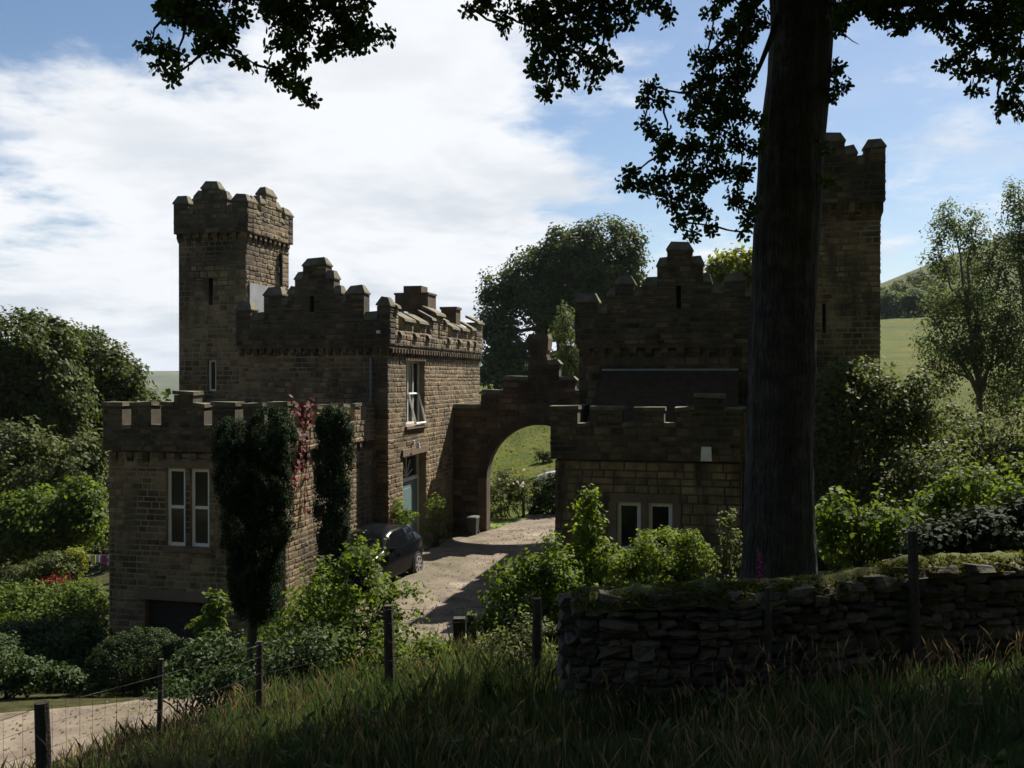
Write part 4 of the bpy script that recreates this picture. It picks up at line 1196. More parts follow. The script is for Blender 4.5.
bush('wispy_shrub', 'wispy sparse shrub at the right corner of the window wing', W(728, 560, 18).x, 18, [LB(730, 540, 18, 12, 32), LB(722, 575, 18, 16, 18)], OLIVE, 34, 16, .2, .08, 65, cat='shrub', stems=16)
# weeds and rank growth along the fence
for lab, px, Y, lob, m, nc, sd in [('rank nettles behind the fence under the cypress', 285, 14.2, [LB(275, 665, 14.2, 40, 26), LB(310, 655, 14.2, 34, 30)], DARKGR, 130, 66),
                                   ('dark weeds behind the stout fence post', 400, 14.0, [LB(395, 665, 14, 44, 26), LB(430, 650, 14.4, 26, 20)], SHRUB, 120, 67),
                                   ('tall weeds beside the cut-off gate posts', 500, 13.2, [LB(500, 655, 13.2, 36, 30), LB(530, 640, 13.4, 24, 34)], OLIVE, 120, 68),
                                   ('weeds along the lane below the clipped mound', 190, 15.2, [LB(185, 690, 15.2, 40, 16), LB(225, 680, 15.2, 34, 20)], DARKGR, 110, 69)]:
    bush('weed_patch', lab, (px - 512) / F * Y, Y, lob, m, nc, 18, .2, .075, sd, 'weed patches along the fence', cat='weeds', stems=20, tmpl=LANCE * np.array([1, 1.6]), shell=.3, gaps=.1)
# right side shrubbery
SHADEL = mkleaf('shade-darkened leaf', (0.008, 0.016, 0.005), (0.022, 0.034, 0.010), 0.15, 0.8)  # leaf colour darkened to stand in for deep shade at the right edge
rb_ = [('large arching bush between oak trunk and birch', 860, 24, [LB(845, 412, 24, 36, 50), LB(885, 420, 24, 44, 50), LB(925, 425, 24, 38, 50), LB(855, 388, 24, 28, 34), LB(905, 400, 24, 34, 36), LB(870, 480, 24, 60, 60)], OLIVE, 620, 71),
       ('olive bush below the birch trees', 960, 22, [LB(955, 440, 25, 44, 40), LB(935, 480, 22, 44, 40), LB(1000, 462, 25, 44, 36), LB(1035, 440, 24, 26, 50)], OLIVE, 460, 72),
       ('bright sunlit bush above the mossy wall end', 985, 17, [LB(985, 492, 17, 46, 22), LB(1020, 484, 17, 34, 28), LB(945, 508, 17, 34, 18)], SHRUB, 190, 73),
       ('green bush close behind the oak beside the wall', 855, 15.5, [LB(850, 540, 15.5, 34, 34), LB(885, 530, 15.5, 30, 34), LB(835, 515, 15.5, 22, 28), LB(905, 555, 15.5, 26, 26)], SHRUB, 170, 74),
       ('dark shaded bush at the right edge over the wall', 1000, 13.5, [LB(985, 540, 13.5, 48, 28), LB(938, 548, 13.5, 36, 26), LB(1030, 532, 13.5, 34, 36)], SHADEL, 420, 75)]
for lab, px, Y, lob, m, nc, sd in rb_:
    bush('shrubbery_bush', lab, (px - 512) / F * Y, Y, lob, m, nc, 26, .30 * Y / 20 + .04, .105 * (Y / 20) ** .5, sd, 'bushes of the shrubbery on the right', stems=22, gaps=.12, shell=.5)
# birches
tree('birch_tree', 'slender birch with airy crown beyond the shrubbery', 'tree', W(983, 445, 35).x, 35,
     [LB(948, 215, 35, 18, 28), LB(940, 255, 35, 18, 30), LB(970, 225, 35, 20, 34), LB(958, 290, 35, 30, 30), LB(990, 260, 35, 24, 40), LB(975, 330, 35, 44, 40), LB(1000, 310, 35, 30, 40), LB(955, 345, 35, 32, 34), LB(932, 318, 35, 18, 40), LB(1005, 350, 35, 36, 34), LB(938, 372, 35, 20, 26), LB(1000, 392, 35, 30, 22)],
     .12, BIRCHL, BIRCHB, 1150, 28, .42, .10, 81, 'birches at the right edge', fork=.3, droop=1.0, twigs=80, gaps=.24, shell=.35)
tree('birch_tree', 'taller birch cut by the right edge of the view', 'tree', W(1040, 450, 36).x, 36,
     [LB(1018, 195, 36, 20, 28), LB(1040, 230, 36, 34, 50), LB(1020, 250, 36, 22, 30), LB(1035, 310, 36, 40, 50), LB(1030, 370, 36, 40, 34)],
     .14, BIRCHL, BIRCHB, 760, 28, .42, .10, 82, 'birches at the right edge', fork=.3, droop=1.0, twigs=60, gaps=.24, shell=.35)
# trees on the far hillside
hx = [(886, 318, 150, 8, 9, BIRCHL), (898, 312, 158, 9, 11, OLIVE), (912, 312, 150, 8, 9, BIRCHL), (925, 304, 160, 11, 13, BROAD), (942, 306, 150, 10, 12, OLIVE), (905, 296, 190, 9, 8, BROAD), (892, 302, 185, 8, 7, OLIVE), (958, 300, 165, 12, 13, BROAD), (975, 296, 160, 11, 12, BIRCHL), (932, 288, 200, 10, 9, OLIVE), (884, 296, 225, 6, 5, BIRCHL), (900, 286, 235, 7, 5, OLIVE), (918, 281, 240, 8, 6, BROAD), (945, 276, 245, 8, 7, OLIVE), (968, 268, 240, 10, 8, BIRCHL)]
hl = ['pale round tree at the left end of the hillside row', 'taller olive tree second in the hillside row', 'pale tree in the middle of the hillside row', 'dark tree right of middle in the hillside row', 'olive tree at the right of the hillside row above the meadow',
      'dark tree higher on the hill behind the row', 'olive tree high on the hill next to the tower edge', 'dark tree on the hill seen through the birch', 'pale tree on the hill behind the birch crown', 'olive tree half way up the hill left of the birch', 'small pale tree beside the right tower edge on the upper slope', 'small olive tree on the upper slope right of the tower', 'small dark tree on the upper slope below the skyline', 'olive tree near the skyline left of the birch top', 'pale tree near the skyline behind the birch']
for (px, py, Y, rx, ry, m), lab in zip(hx, hl):
    x = (px - 512) / F * Y; z = gh(x, Y); k = Y / F
    hh = ry * 2 * k + 1.2
    tree('hillside_tree', lab, 'tree', x, Y, [(x, Y, z + hh * .6, rx * k * 1.6, rx * k * 1.4, ry * k * 1.3), (x + rx * k * .5, Y, z + hh * .35, rx * k * 1.5, rx * k * 1.4, ry * k * 1.1)], .2, m, BARK2, 130, 40, .95, .36, int(px), 'trees on the far hillside', twigs=6)

# ---------------------------------------------------------------- the oak in front
def oak():
    OX, OY = 3.36, 12.0
    z0 = gh(OX, OY) - .15
    base = Vector((OX, OY, z0))
    o = thing('oak_tree', 'huge dark oak behind the mossy wall, leafy boughs hanging in at the top', 'tree', base)
    rng = random.Random(5)
    L = lambda p: Vector(p) - base
    # trunk
    mb = MB()
    prof = [(780, 640, 60), (780, 600, 46), (779, 575, 38), (779, 540, 35.5), (779, 500, 34.5), (780, 450, 33.5), (781, 380, 33), (784, 300, 32), (786, 235, 32.5), (790, 170, 33), (796, 100, 32), (801, 30, 31.5), (804, -40, 33.5), (808, -120, 36), (814, -220, 30), (822, -340, 23), (830, -470, 16), (840, -600, 9)]
    pts = [L(W(px, py, 12.0)) for px, py, r in prof]; rad = [(r - 1) / F * 12 for _, _, r in prof]
    mb2 = MB()
    P2 = []; R2 = []
    for i in range(len(pts) - 1):
        for k in range(10):
            t = k / 10
            P2.append(pts[i].lerp(pts[i + 1], t)); R2.append(rad[i] * (1 - t) + rad[i + 1] * t)
    P2.append(pts[-1]); R2.append(rad[-1])
    mb.tube(P2, R2, 60, wob=.05)
    # bark ridges
    mb.v = [tuple(Vector(v) + Vector((v[0], v[1], 0)).normalized() * (.03 * mnoise.noise(Vector((math.atan2(v[1], v[0] + .02) * 4.5, v[2] * .7, 3))) + .04 * max(0, mnoise.noise(Vector((v[0] * 2.2, v[1] * 2.2, v[2] * 1.6))) - .2))) for v in mb.v]
    mb.build('trunk', BARK, o, True)
    # main limbs, most of them above the view
    targets = [(-4.5, 7.5, 11.0), (-1.2, 9.2, 12.2), (1.2, 10.0, 12.8), (9.0, 10.0, 11.6), (10.5, 15, 15), (6.5, 19.5, 18), (-.5, 18.5, 17.5), (2.0, 6.0, 13.5), (8.5, 5.5, 13), (5, 13, 21), (-4, 12, 15)]
    ends = []
    for i, t in enumerate(targets):
        lb = MB()
        s = W(800 + rng.uniform(-10, 10), -40 - rng.uniform(0, 260), 12)
        pp = limb(lb, L(s), L(t), .20, .05, rng, 9, 9, .06)
        ends.append([p + base for p in pp])
        # secondary forks
        for k in range(4):
            q = pp[4 + k] + Vector((rng.uniform(-2, 2), rng.uniform(-2, 2), rng.uniform(.2, 1.8)))
            limb(lb, pp[3 + k], q, .07, .02, rng, 6, 5, .05)
        lb.build('limb', BARK, o, True)
    allp = [p for e in ends for p in e]
    # crown above the view
    def inview(c):
        return (c[:, 1] > 0.3) & (np.abs(c[:, 0]) < .6 * c[:, 1] + 1.5) & (c[:, 2] < EYE + .43 * c[:, 1] + 1.1)
    lob = [(3.5, 12, 17, 7.0, 7.0, 5.5), (-2, 10.5, 15, 5, 5, 3.5), (9, 11.5, 15, 5, 5.5, 4), (5.5, 17.5, 17, 6, 5, 4.5), (2.5, 6, 14, 5.5, 4.5, 3), (-4.5, 8, 13, 3.6, 3.6, 2.2), (9.5, 7, 13, 4, 4, 2.5), (12.5, 13, 14.5, 3.5, 4, 3.2), (-1, 15.5, 17.5, 4.5, 4.5, 3.2), (8.5, 15.5, 16, 4.5, 4.5, 4), (7.5, 20, 18.8, 4.5, 4, 3.6)]
    rr = np.random.default_rng(91)
    C, n, a, s, t, cc = clump_leaves(lob, 2900, 62, .72, .17, rr, shell=.45, reject=inview)
    npmesh('crown', leaf_verts(C, n, a, s, QUAD) - np.array(base)[None, :], 4, OAKLEAF, t, o)
    # boughs that hang into the view: leaf rosettes on twigs
    def bough(blobs, Y, seed, root, dens=1.0):
        r2 = random.Random(seed); rn = np.random.default_rng(seed)
        centres = []
        tw = MB()
        prev = Vector(root)
        for bi, (px, py, rp) in enumerate(blobs):
            Yb = Y + r2.uniform(-.35, .35)
            c = W(px, py, Yb); rad_ = rp / F * Yb
            # twig from the nearest earlier point
            cand = [prev] + [q[0] for q in centres]
            near = min(cand, key=lambda q: (q - c).length + (0.6 if q.z < c.z else 0))
            limb(tw, L(near), L(c), .016, .008, r2, 5, 4, -.05)
            centres.append((c, rad_))
        Cs, Ns, As, Ss = [], [], [], []
        for c, rad_ in centres:
            nros = max(3, int(dens * 62 * (rad_ / .22) ** 2))
            for _ in range(nros):
                d = Vector((r2.gauss(0, 1), r2.gauss(0, 1) * .9, r2.gauss(0, 1))).normalized() * rad_ * r2.random() ** .5
                q = c + d
                if r2.random() < .22: limb(tw, L(c), L(q), .007, .004, r2, 4, 3, 0)
                axis_ = Vector((d.x * 2 + r2.uniform(-.3, .3), d.y + r2.uniform(-.3, .3), d.z - .12)).normalized()
                m = r2.randint(4, 7)
                u = axis_.orthogonal().normalized(); w = axis_.cross(u)
                for k in range(m):
                    th = 2 * PI * k / m + r2.uniform(-.3, .3)
                    al = (axis_ * r2.uniform(.1, .8) + (u * math.cos(th) + w * math.sin(th)) * .9).normalized()
                    nn = axis_ * .9 + Vector((r2.uniform(-.5, .5), r2.uniform(-.5, .5), r2.uniform(0, .9)))
                    Cs.append(q + al * r2.uniform(.03, .06)); Ns.append(nn); As.append(al); Ss.append(r2.uniform(.05, .088))
        C = np.array(Cs); v = leaf_verts(C, np.array(Ns), np.array(As), np.array(Ss), OAKL) - np.array(base)[None, :]
        b = npmesh('leafy_bough', v, len(OAKL), OAKLEAF, rn.random(len(C)), o)
        tw.v = [tuple(p) for p in tw.v]
        tw.build('twig', BARK, b, True)
    b1 = [(250, -22, 26), (205, -10, 24), (310, -15, 28), (180, 2, 22), (205, 22, 20), (222, 38, 16), (208, 48, 13), (187, 16, 20), (168, 8, 12), (178, 58, 10), (174, 76, 9), (160, 50, 10), (148, 47, 10), (160, 66, 7),
          (236, 20, 12), (245, 61, 8), (254, 64, 5), (282, 10, 22), (300, 25, 20), (272, 4, 16), (282, 42, 14), (296, 62, 12), (275, 70, 9), (283, 80, 9), (303, 84, 9), (310, 100, 8), (296, 88, 6),
          (330, 8, 18), (352, 24, 16), (336, 36, 9), (325, 48, 10), (348, 44, 13), (366, 40, 13), (384, 37, 9), (360, 6, 12), (322, 52, 8)]
    bough(b1, 9.0, 101, (-3.4, 8.0, 10.6), 1.2)
    b2 = [(560, -25, 30), (600, -20, 26), (640, -18, 18), (505, -15, 18), (485, 2, 12), (470, 8, 9), (503, 16, 9), (504, 28, 6), (530, 8, 17), (536, 28, 15), (560, 12, 22), (590, 8, 20), (548, 46, 15), (565, 40, 16), (585, 36, 14), (607, 26, 12), (618, 10, 12), (540, 66, 12), (535, 74, 8), (560, 70, 13), (582, 62, 11), (601, 52, 9), (548, 88, 9), (546, 98, 6), (571, 82, 7), (598, 70, 10), (612, 66, 9), (592, 80, 7), (625, 20, 8), (650, 4, 12), (664, 12, 8), (668, 22, 5), (640, 4, 9)]
    bough(b2, 9.6, 102, (-.6, 9.3, 11.2), 1.05)
    b3 = [(752, -20, 20), (720, -8, 14), (745, 8, 14), (712, 12, 9), (728, 28, 10), (745, 34, 14), (712, 34, 6), (735, 55, 14), (715, 60, 10), (705, 78, 12), (745, 75, 14), (728, 85, 16), (708, 100, 16), (690, 92, 8), (735, 110, 16), (715, 125, 14), (690, 115, 12), (650, 86, 8), (648, 98, 9), (664, 102, 7), (644, 122, 7), (654, 132, 9), (668, 140, 9), (662, 152, 10), (690, 148, 14), (712, 150, 14), (738, 140, 13), (632, 172, 8), (626, 184, 8), (645, 186, 10), (660, 178, 10), (662, 196, 9), (680, 172, 12), (700, 178, 14), (722, 170, 13), (742, 172, 12), (684, 195, 11), (672, 206, 8), (680, 222, 8), (692, 234, 6), (700, 210, 11), (712, 226, 8), (735, 198, 10), (748, 218, 9), (752, 204, 8), (744, 232, 6)]
    bough(b3 + [(758, 120, 9), (757, 150, 9), (760, 20, 10), (700, 60, 10), (722, 108, 12)], 11.2, 103, (2.6, 11.6, 10.6), 1.25)
    b4 = [(860, -18, 20), (900, -16, 22), (950, -16, 24), (1000, -14, 24), (1030, 0, 20), (850, 4, 10), (868, 8, 11), (885, 12, 12), (880, 22, 7), (902, 18, 8), (905, 30, 6), (925, 10, 14), (940, 26, 8), (935, 20, 10), (955, 10, 14), (976, 16, 14), (1000, 15, 18), (1020, 22, 14), (985, 36, 12), (972, 44, 9), (958, 58, 9), (946, 64, 7), (962, 74, 7), (980, 68, 10), (975, 88, 8), (1003, 46, 14), (1020, 55, 12), (1000, 72, 12), (1018, 84, 11), (1008, 104, 10), (1020, 112, 9), (998, 114, 6)]
    bough(b4 + [(842, 14, 12), (838, 30, 8), (895, 26, 8), (915, 16, 10), (950, 36, 8)], 10.4, 104, (6.6, 10.8, 10.8), 1.35)
    for k, (px, py, rp) in enumerate([(835, 72, 10), (839, 88, 9), (831, 97, 6), (826, 147, 6), (827, 180, 6)]):
        bough([(px, py, rp)], 11.6, 105 + k, W(px - 14, py - 10, 11.8), 1.2)
    # the heavier branches seen against the sky
    for pl in ([(770, -10), (752, 8), (732, 32), (712, 52), (706, 66)], [(758, -12), (748, 20), (738, 45), (736, 85)], [(782, 4), (770, 40), (758, 70), (742, 98)], [(826, 40), (834, 22), (842, 34), (852, 42), (858, 45)], [(815, 12), (860, 6), (905, 4), (960, -2), (1020, 4)]):
        bb = MB(); n = len(pl)
        bb.tube([L(W(px, py, 11.7 - .12 * i)) for i, (px, py) in enumerate(pl)], [(.05 if pl[-1][0] < 860 and pl[0][0] != 826 else (.013 if pl[0][0] == 826 else .075)) * (1 - .75 * i / (n - 1)) for i in range(n)], 7)
        bb.build('limb', BARK, o, True)
oak()

# ---------------------------------------------------------------- dry stone wall
def dry_wall():
    ctrl = [(.50, 10.15), (1.2, 10.0), (2.2, 10.05), (3.3, 10.3), (4.5, 10.7), (5.6, 11.0), (6.8, 11.3), (9.0, 11.8), (11.5, 12.3)]
    top = [3.32, 3.37, 3.39, 3.42, 3.55, 3.52, 3.60, 3.72, 3.9]
    cx = [c[0] for c in ctrl]; cy = [c[1] for c in ctrl]
    yof = lambda x: float(np.interp(x, cx, cy)); tof = lambda x: float(np.interp(x, cx, top)) + .035 * mnoise.noise(Vector((x * 1.7, 0, 0)))
    base = Vector((3.3, 10.3, gh(3.3, 10.3)))
    o = thing('dry_stone_wall', 'mossy dry stone wall running right from the fence below the oak', 'wall', base)
    rng = random.Random(77)
    mb = MB()
    # rubble core
    xs = np.linspace(.70, 11.4, 60)
    for a, b in zip(xs[:-1], xs[1:]):
        q = []
        for z in (0, 1):
            for (x, d) in ((a, -.10), (b, -.10), (b, .20), (a, .20)):
                y = yof(x); zz = (gh(x, y) - .3) if z == 0 else tof(x) - .12
                q.append((x - base.x, y + d - base.y, zz - base.z))
        mb.hexa(q, r=.1)
    core = mb.build('rubble_core', DARKST)
    core.parent = o
    mb = MB()
    def rock(c, sx, sy, sz, rz):
        b = len(mb.v); idx = {}
        for i in (-1, 0, 1):
            for j in (-1, 0, 1):
                for k in (-1, 0, 1):
                    if (i, j, k) == (0, 0, 0): continue
                    p = Vector((i, j, k)); p = p.lerp(p.normalized() * 1.2, .44)
                    p += Vector((rng.uniform(-.2, .2), rng.uniform(-.2, .2), rng.uniform(-.22, .22)))
                    p = Vector((p.x * sx, p.y * sy, p.z * sz))
                    p = Vector((p.x * math.cos(rz) - p.z * math.sin(rz), p.y, p.x * math.sin(rz) + p.z * math.cos(rz)))
                    idx[(i, j, k)] = len(mb.v); mb.v.append(tuple(c + p - base))
        r = rng.random()
        for ax in range(3):
            for sg in (-1, 1):
                o2 = [q for q in range(3) if q != ax]
                for u in (-1, 0):
                    for w in (-1, 0):
                        f = []
                        for du, dw in ((0, 0), (1, 0), (1, 1), (0, 1)):
                            key = [0, 0, 0]; key[ax] = sg; key[o2[0]] = u + du; key[o2[1]] = w + dw
                            f.append(idx[tuple(key)])
                        mb.f.append(tuple(f)); mb.m.append(0); mb.r.append(r)
    x = .45
    for back in (0, 1):
        zrow = 1.4
        while zrow < 3.9:
            hh = rng.uniform(.06, .155)
            x = .60 + rng.uniform(-.05, .08)
            while x < 11.4:
                w = rng.uniform(.10, .34) * (1.25 if hh > .11 else .9)
                xm = x + w / 2
                y = yof(xm); g = gh(xm, y); t_ = tof(xm) - .10
                if zrow + hh > g - .05 and zrow < t_ - .04:
                    h2 = min(hh, t_ - zrow + .02) * rng.uniform(.85, 1.1)
                    yy = y + (-.17 + rng.uniform(-.06, .05) if not back else .24)
                    if not back or rng.random() < .8:
                        rock(Vector((xm, yy, zrow + hh / 2 + rng.uniform(-.02, .02))), w * .50, .15, h2 * .50, rng.uniform(-.09, .09))
                x += w
            zrow += hh * .96
    # end stones and cope
    for k in range(9): rock(Vector((.66, 10.12 + rng.uniform(-.1, .2), 2.1 + k * .14)), .16, .2, .075, rng.uniform(-.1, .1))
    x = .62
    while x < 11.3:
        w = rng.uniform(.2, .5)
        rock(Vector((x + w / 2, yof(x) + .02, tof(x + w / 2) - .06)), w * .52, .28, .075, rng.uniform(-.12, .12)); x += w
    st = mb.build('stonework', FIELDST, o, False)
    # moss cap
    v = []; f = []
    n, m = 330, 12
    for i in range(n + 1):
        x = .60 + (11.4 - .60) * i / n
        for j in range(m + 1):
            s = j / m * 2 - 1
            nz_ = mnoise.noise(Vector((x * 2.6, s * 1.3, 0))) + .5 * mnoise.noise(Vector((x * 9, s * 4, 2)))
            y = yof(x) + s * (.33 + .05 * mnoise.noise(Vector((x * 3, s, 5)))) + .02
            pat = mnoise.noise(Vector((x * 1.1, s * .8, 9)))
            z = tof(x) + .05 * math.sqrt(max(0, 1 - s * s)) - .11 * abs(s) ** 3 * (1 + nz_) + .06 * nz_ + min(0, pat + .34) * .35
            v.append((x - base.x, y - base.y, z - base.z))
    for i in range(n):
        for j in range(m):
            a = i * (m + 1) + j; f.append((a, a + 1, a + m + 2, a + m + 1))
    me = bpy.data.meshes.new('moss'); me.from_pydata(v, [], f); me.materials.append(MOSS)
    me.polygons.foreach_set('use_smooth', [True] * len(f))
    mo = bpy.data.objects.new('moss', me); COL.objects.link(mo); mo.parent = o
    # moss tufts and small ferns along the top
    rr = np.random.default_rng(6)
    N_ = 9000
    xx = rr.uniform(.62, 11.2, N_); ss = rr.uniform(-1, 1, N_)
    C = np.array([(x, yof(x) + s * .33, tof(x) + .04 * math.sqrt(1 - s * s) - .07 * abs(s) ** 3) for x, s in zip(xx, ss)])
    nn = rr.normal(size=(N_, 3)); aa = rr.normal(size=(N_, 3)) * .6 + np.array([0, 0, 1.0])
    v = leaf_verts(C, nn, aa, rr.uniform(.03, .085, N_), LANCE * np.array([1, 1.8])) - np.array(base)[None, :]
    npmesh('moss_tuft', v, 4, mkleaf('moss tuft', (.035, .042, .008), (.09, .095, .02), .3), rr.random(N_), o)
DARKST = mk('rubble', [(0.02, 0.018, 0.015), (0.05, 0.045, 0.038)], 6, 0.95, 0.5, 25)
dry_wall()

# ---------------------------------------------------------------- fence
def post_mesh(mb, x, y, zt, r, lean=(0, 0), square=False):
    zb = gh(x, y) - .3
    n = 4 if square else 9
    k = [0, .3, .7, 1]
    mb.tube([(x + lean[0] * t, y + lean[1] * t, zb + (zt - zb) * t) for t in k], [r * 1.05, r, r * .98, r * .9], n, wob=.08)
def fence():
    spec = [(42, 702, 9.0, .07, 'short split post by the lane at the lower left'), (160, 660, 12.6, .036, None), (259, 642, 12.0, .045, 'thin post below the cypress'), (322, 556, 19.0, .06, None),
            (388, 606, 12.5, .068, 'stout post in front of the leafy shrub'), (537, 598, 11.2, .06, 'leaning post at the wall end')]
    b = W(251, 700, 12.0); base = Vector((b.x, 12.0, gh(b.x, 12.0)))
    o = thing('wire_fence', 'wire mesh fence on wooden posts along the grass bank', 'fence', base)
    tops = []
    for px, py, Y, r, lab in spec:
        t = W(px, py, Y); mb = MB()
        ln = RNG.uniform(-.05, .05)
        post_mesh(mb, t.x - ln, Y, t.z, r, (ln, RNG.uniform(-.03, .03)))
        mb.v = [tuple(Vector(v) - base) for v in mb.v]
        p = mb.build('post', POSTW, o)
        if lab: p['label'] = lab
        tops.append(Vector((t.x, Y, t.z)))
    far = Vector((-9.5, 7.0, gh(-9.5, 7.0) + 1.1))
    run = [far] + [tops[i] for i in (0, 2, 4, 5)]
    wm = MB(); nm = MB()
    for a, b_ in zip(run[:-1], run[1:]):
        ga, gb = gh(a.x, a.y), gh(b_.x, b_.y)
        n = max(6, int((b_ - a).length / .15))
        for fr in (.02, .22, .42, .62, .82, .97):
            pts = []
            for i in range(9):
                t = i / 8; p = a.lerp(b_, t); g = ga + (gb - ga) * t
                pts.append(Vector((p.x, p.y - .06, g + (p.z - g) * fr - .03 * math.sin(PI * t))) - base)
            (wm if fr > .9 else nm).tube(pts, .0028 if fr > .9 else .002, 4)
        for i in range(1, n):
            t = i / n; p = a.lerp(b_, t); g = ga + (gb - ga) * t
            nm.tube([Vector((p.x, p.y - .06, g + .02)) - base, Vector((p.x + RNG.uniform(-.02, .02), p.y - .06, g + (p.z - g) * .97)) - base], .0018, 3)
    wm.build('top_wire', WIRE, o); nm.build('wire_netting', WIRE, o)
fence()
def lone_post(name, label, cat, px, pytop, Y, r, lean=(0, 0), square=False, mat=POSTW):
    t = W(px, pytop, Y); g = gh(t.x, Y)
    mb = MB(); post_mesh(mb, t.x, Y, t.z, r, lean, square)
    mb.v = [(v[0] - t.x, v[1] - Y, v[2] - g) for v in mb.v]
    o = mb.build(name, mat, None, False, (t.x, Y, g)); tag(o, label, cat); return o
lone_post('upright_pole', 'tall rough pole standing against the right part of the dry stone wall', 'pole', 917, 531, 10.15, .058, (-.04, 0))
lone_post('timber_stake', 'thin weathered stake leaning on the wall beside the foxglove', 'stake', 769, 590, 9.6, .035, (.02, .1))
def stump():
    Y = 18.0; t = W(462, 618, Y); g = gh(t.x, Y)
    mb = MB()
    mb.box(-.16, .06, -.1, .1, -.3, t.z - g); mb.box(.09, .27, -.06, .1, -.3, t.z - g + .06)
    mb.box(.28, .9, -.02, .04, t.z - g - .22, t.z - g - .08)
    o = mb.build('gate_stump', POSTW, None, False, (t.x, Y, g)); tag(o, 'pair of cut-off timber gate posts at the edge of the drive', 'gate post')
stump()

# ---------------------------------------------------------------- car
def car(name, label, x, y, z, heading, paint, group=None):
    """small hatchback, length along local +x (nose), built from lofted stations"""
    o = thing(name, label, 'car', (x, y, z), heading, group)
    # x, half width, sill z, belt z, roof z, roof half width
    st = [(1.90, .50, .34, .60, .62, .42), (1.80, .68, .26, .72, .76, .56), (1.50, .78, .22, .84, .90, .66), (1.05, .81, .20, .92, .985, .70), (.78, .82, .20, .95, 1.02, .70), (.25, .825, .20, .965, 1.38, .56), (-.15, .825, .20, .975, 1.46, .56),
          (-.75, .825, .20, .99, 1.465, .56), (-1.25, .82, .21, 1.02, 1.42, .54), (-1.62, .79, .24, 1.04, 1.24, .56), (-1.80, .74, .30, 1.03, 1.06, .62), (-1.88, .64, .38, .90, .92, .56)]
    def sec(s):
        X, w, zs, zb, zr, wr = s
        half = [(0, zs - .02), (w * .9, zs - .02), (w * .985, zs + .12), (w, (zs + zb) * .5 + .03), (w * .975, zb - .04), (w * .95, zb), (wr + (w * .95 - wr) * .45, zb + (zr - zb) * .55), (wr, zb + (zr - zb) * .9), (wr * .78, zr), (0, zr + .015)]
        return [(X, a, b) for a, b in half]
    secs = [sec(s) for s in st]; n = len(secs[0])
    mb = MB()
    for sg in (1, -1):
        for i in range(len(secs) - 1):
            for j in range(n - 1):
                q = [secs[i][j], secs[i][j + 1], secs[i + 1][j + 1], secs[i + 1][j]]
                q = [(p[0], p[1] * sg, p[2]) for p in q]
                mb.face(q if sg < 0 else q[::-1])
        for e in (0, -1):
            mb.face([(p[0], p[1] * sg, p[2]) for p in secs[e]])
    # merge doubles so it shades smoothly
    body = mb.build('body', paint, o, True)
    import bmesh
    bm = bmesh.new(); bm.from_mesh(body.data); bmesh.ops.remove_doubles(bm, verts=bm.verts, dist=.0005); bmesh.ops.recalc_face_normals(bm, faces=bm.faces); bm.to_mesh(body.data); bm.free()
    for p in body.data.polygons: p.use_smooth = True
    def lerp(a, b, t): return tuple(a[k] + (b[k] - a[k]) * t for k in range(3))
    def glass(nm, cells, sg, out=.006):
        g = MB()
        for (i, j, ta, tb, sa, sb) in cells:
            q00, q01, q10, q11 = secs[i][j], secs[i][j + 1], secs[i + 1][j], secs[i + 1][j + 1]
            def at(t, s): return lerp(lerp(q00, q10, t), lerp(q01, q11, t), s)
            q = [at(ta, sa), at(tb, sa), at(tb, sb), at(ta, sb)]
            q = [Vector((p[0], p[1] * sg, p[2])) for p in q]
            nn = (q[1] - q[0]).cross(q[3] - q[0]); nn.normalize()
            mid = sum(q, Vector()) / 4
            if nn.dot(mid - Vector((-.4, 0, .8))) < 0: nn = -nn
            g.face([p + nn * out for p in q])
        return g.build(nm, CARGLASS, o)
    for sg in (1, -1):
        glass('side_window', [(5, 5, .0, 1, .08, 1), (5, 6, .25, 1, 0, .9), (6, 5, 0, .88, .08, 1), (6, 6, 0, .88, 0, .92), ], sg)
        glass('side_window', [(7, 5, .0, 1, .08, 1), (7, 6, 0, 1, 0, .92), (8, 5, 0, .75, .1, 1), (8, 6, 0, .6, 0, .85)], sg)
    for sg in (1, -1):
        glass('windscreen', [(4, 5, .08, .98, .35, 1), (4, 6, .08, .98, 0, 1), (4, 7, .08, .98, 0, 1), (4, 8, .08, .98, 0, 1)], sg, .008)
        glass('rear_window', [(8, 8, .45, 1, 0, 1), (9, 8, 0, .85, 0, 1), (9, 7, .1, .8, 0, 1)], sg, .008)
    R_ = .315
    for wx in (1.22, -1.26):
        for sg in (1, -1):
            ar = MB()
            ar.tube([(wx, sg * .60, R_), (wx, sg * .828, R_)], .365, 24)
            ar.build('wheel_arch', IRON, o)
            t = MB()
            t.tube([(wx, sg * .64, R_), (wx, sg * .66, R_), (wx, sg * .83, R_), (wx, sg * .848, R_)], [R_ - .03, R_, R_, R_ - .025], 26)
            tyre = t.build('wheel', RUBBER, o)
            rm = MB()
            rm.tube([(wx, sg * .80, R_), (wx, sg * .852, R_)], .075, 12)
            for k in range(7):
                th = 2 * PI * k / 7
                c, s_ = math.cos(th), math.sin(th)
                px, pz = -s_, c
                a = [(wx + c * .05 + px * .028, R_ + s_ * .05 + pz * .028), (wx + c * .05 - px * .028, R_ + s_ * .05 - pz * .028), (wx + c * .215 - px * .035, R_ + s_ * .215 - pz * .035), (wx + c * .215 + px * .035, R_ + s_ * .215 + pz * .035)]
                rm.hexa([(p[0], sg * .835, p[1]) for p in a] + [(p[0], sg * .858, p[1]) for p in a])
            ring = []
            for k in range(25):
                th = 2 * PI * k / 24; ring.append((wx + math.cos(th) * .22, sg * .846, R_ + math.sin(th) * .22))
            rm.tube(ring, .018, 6, cap=False)
            rm.build('rim', ALLOY, tyre)
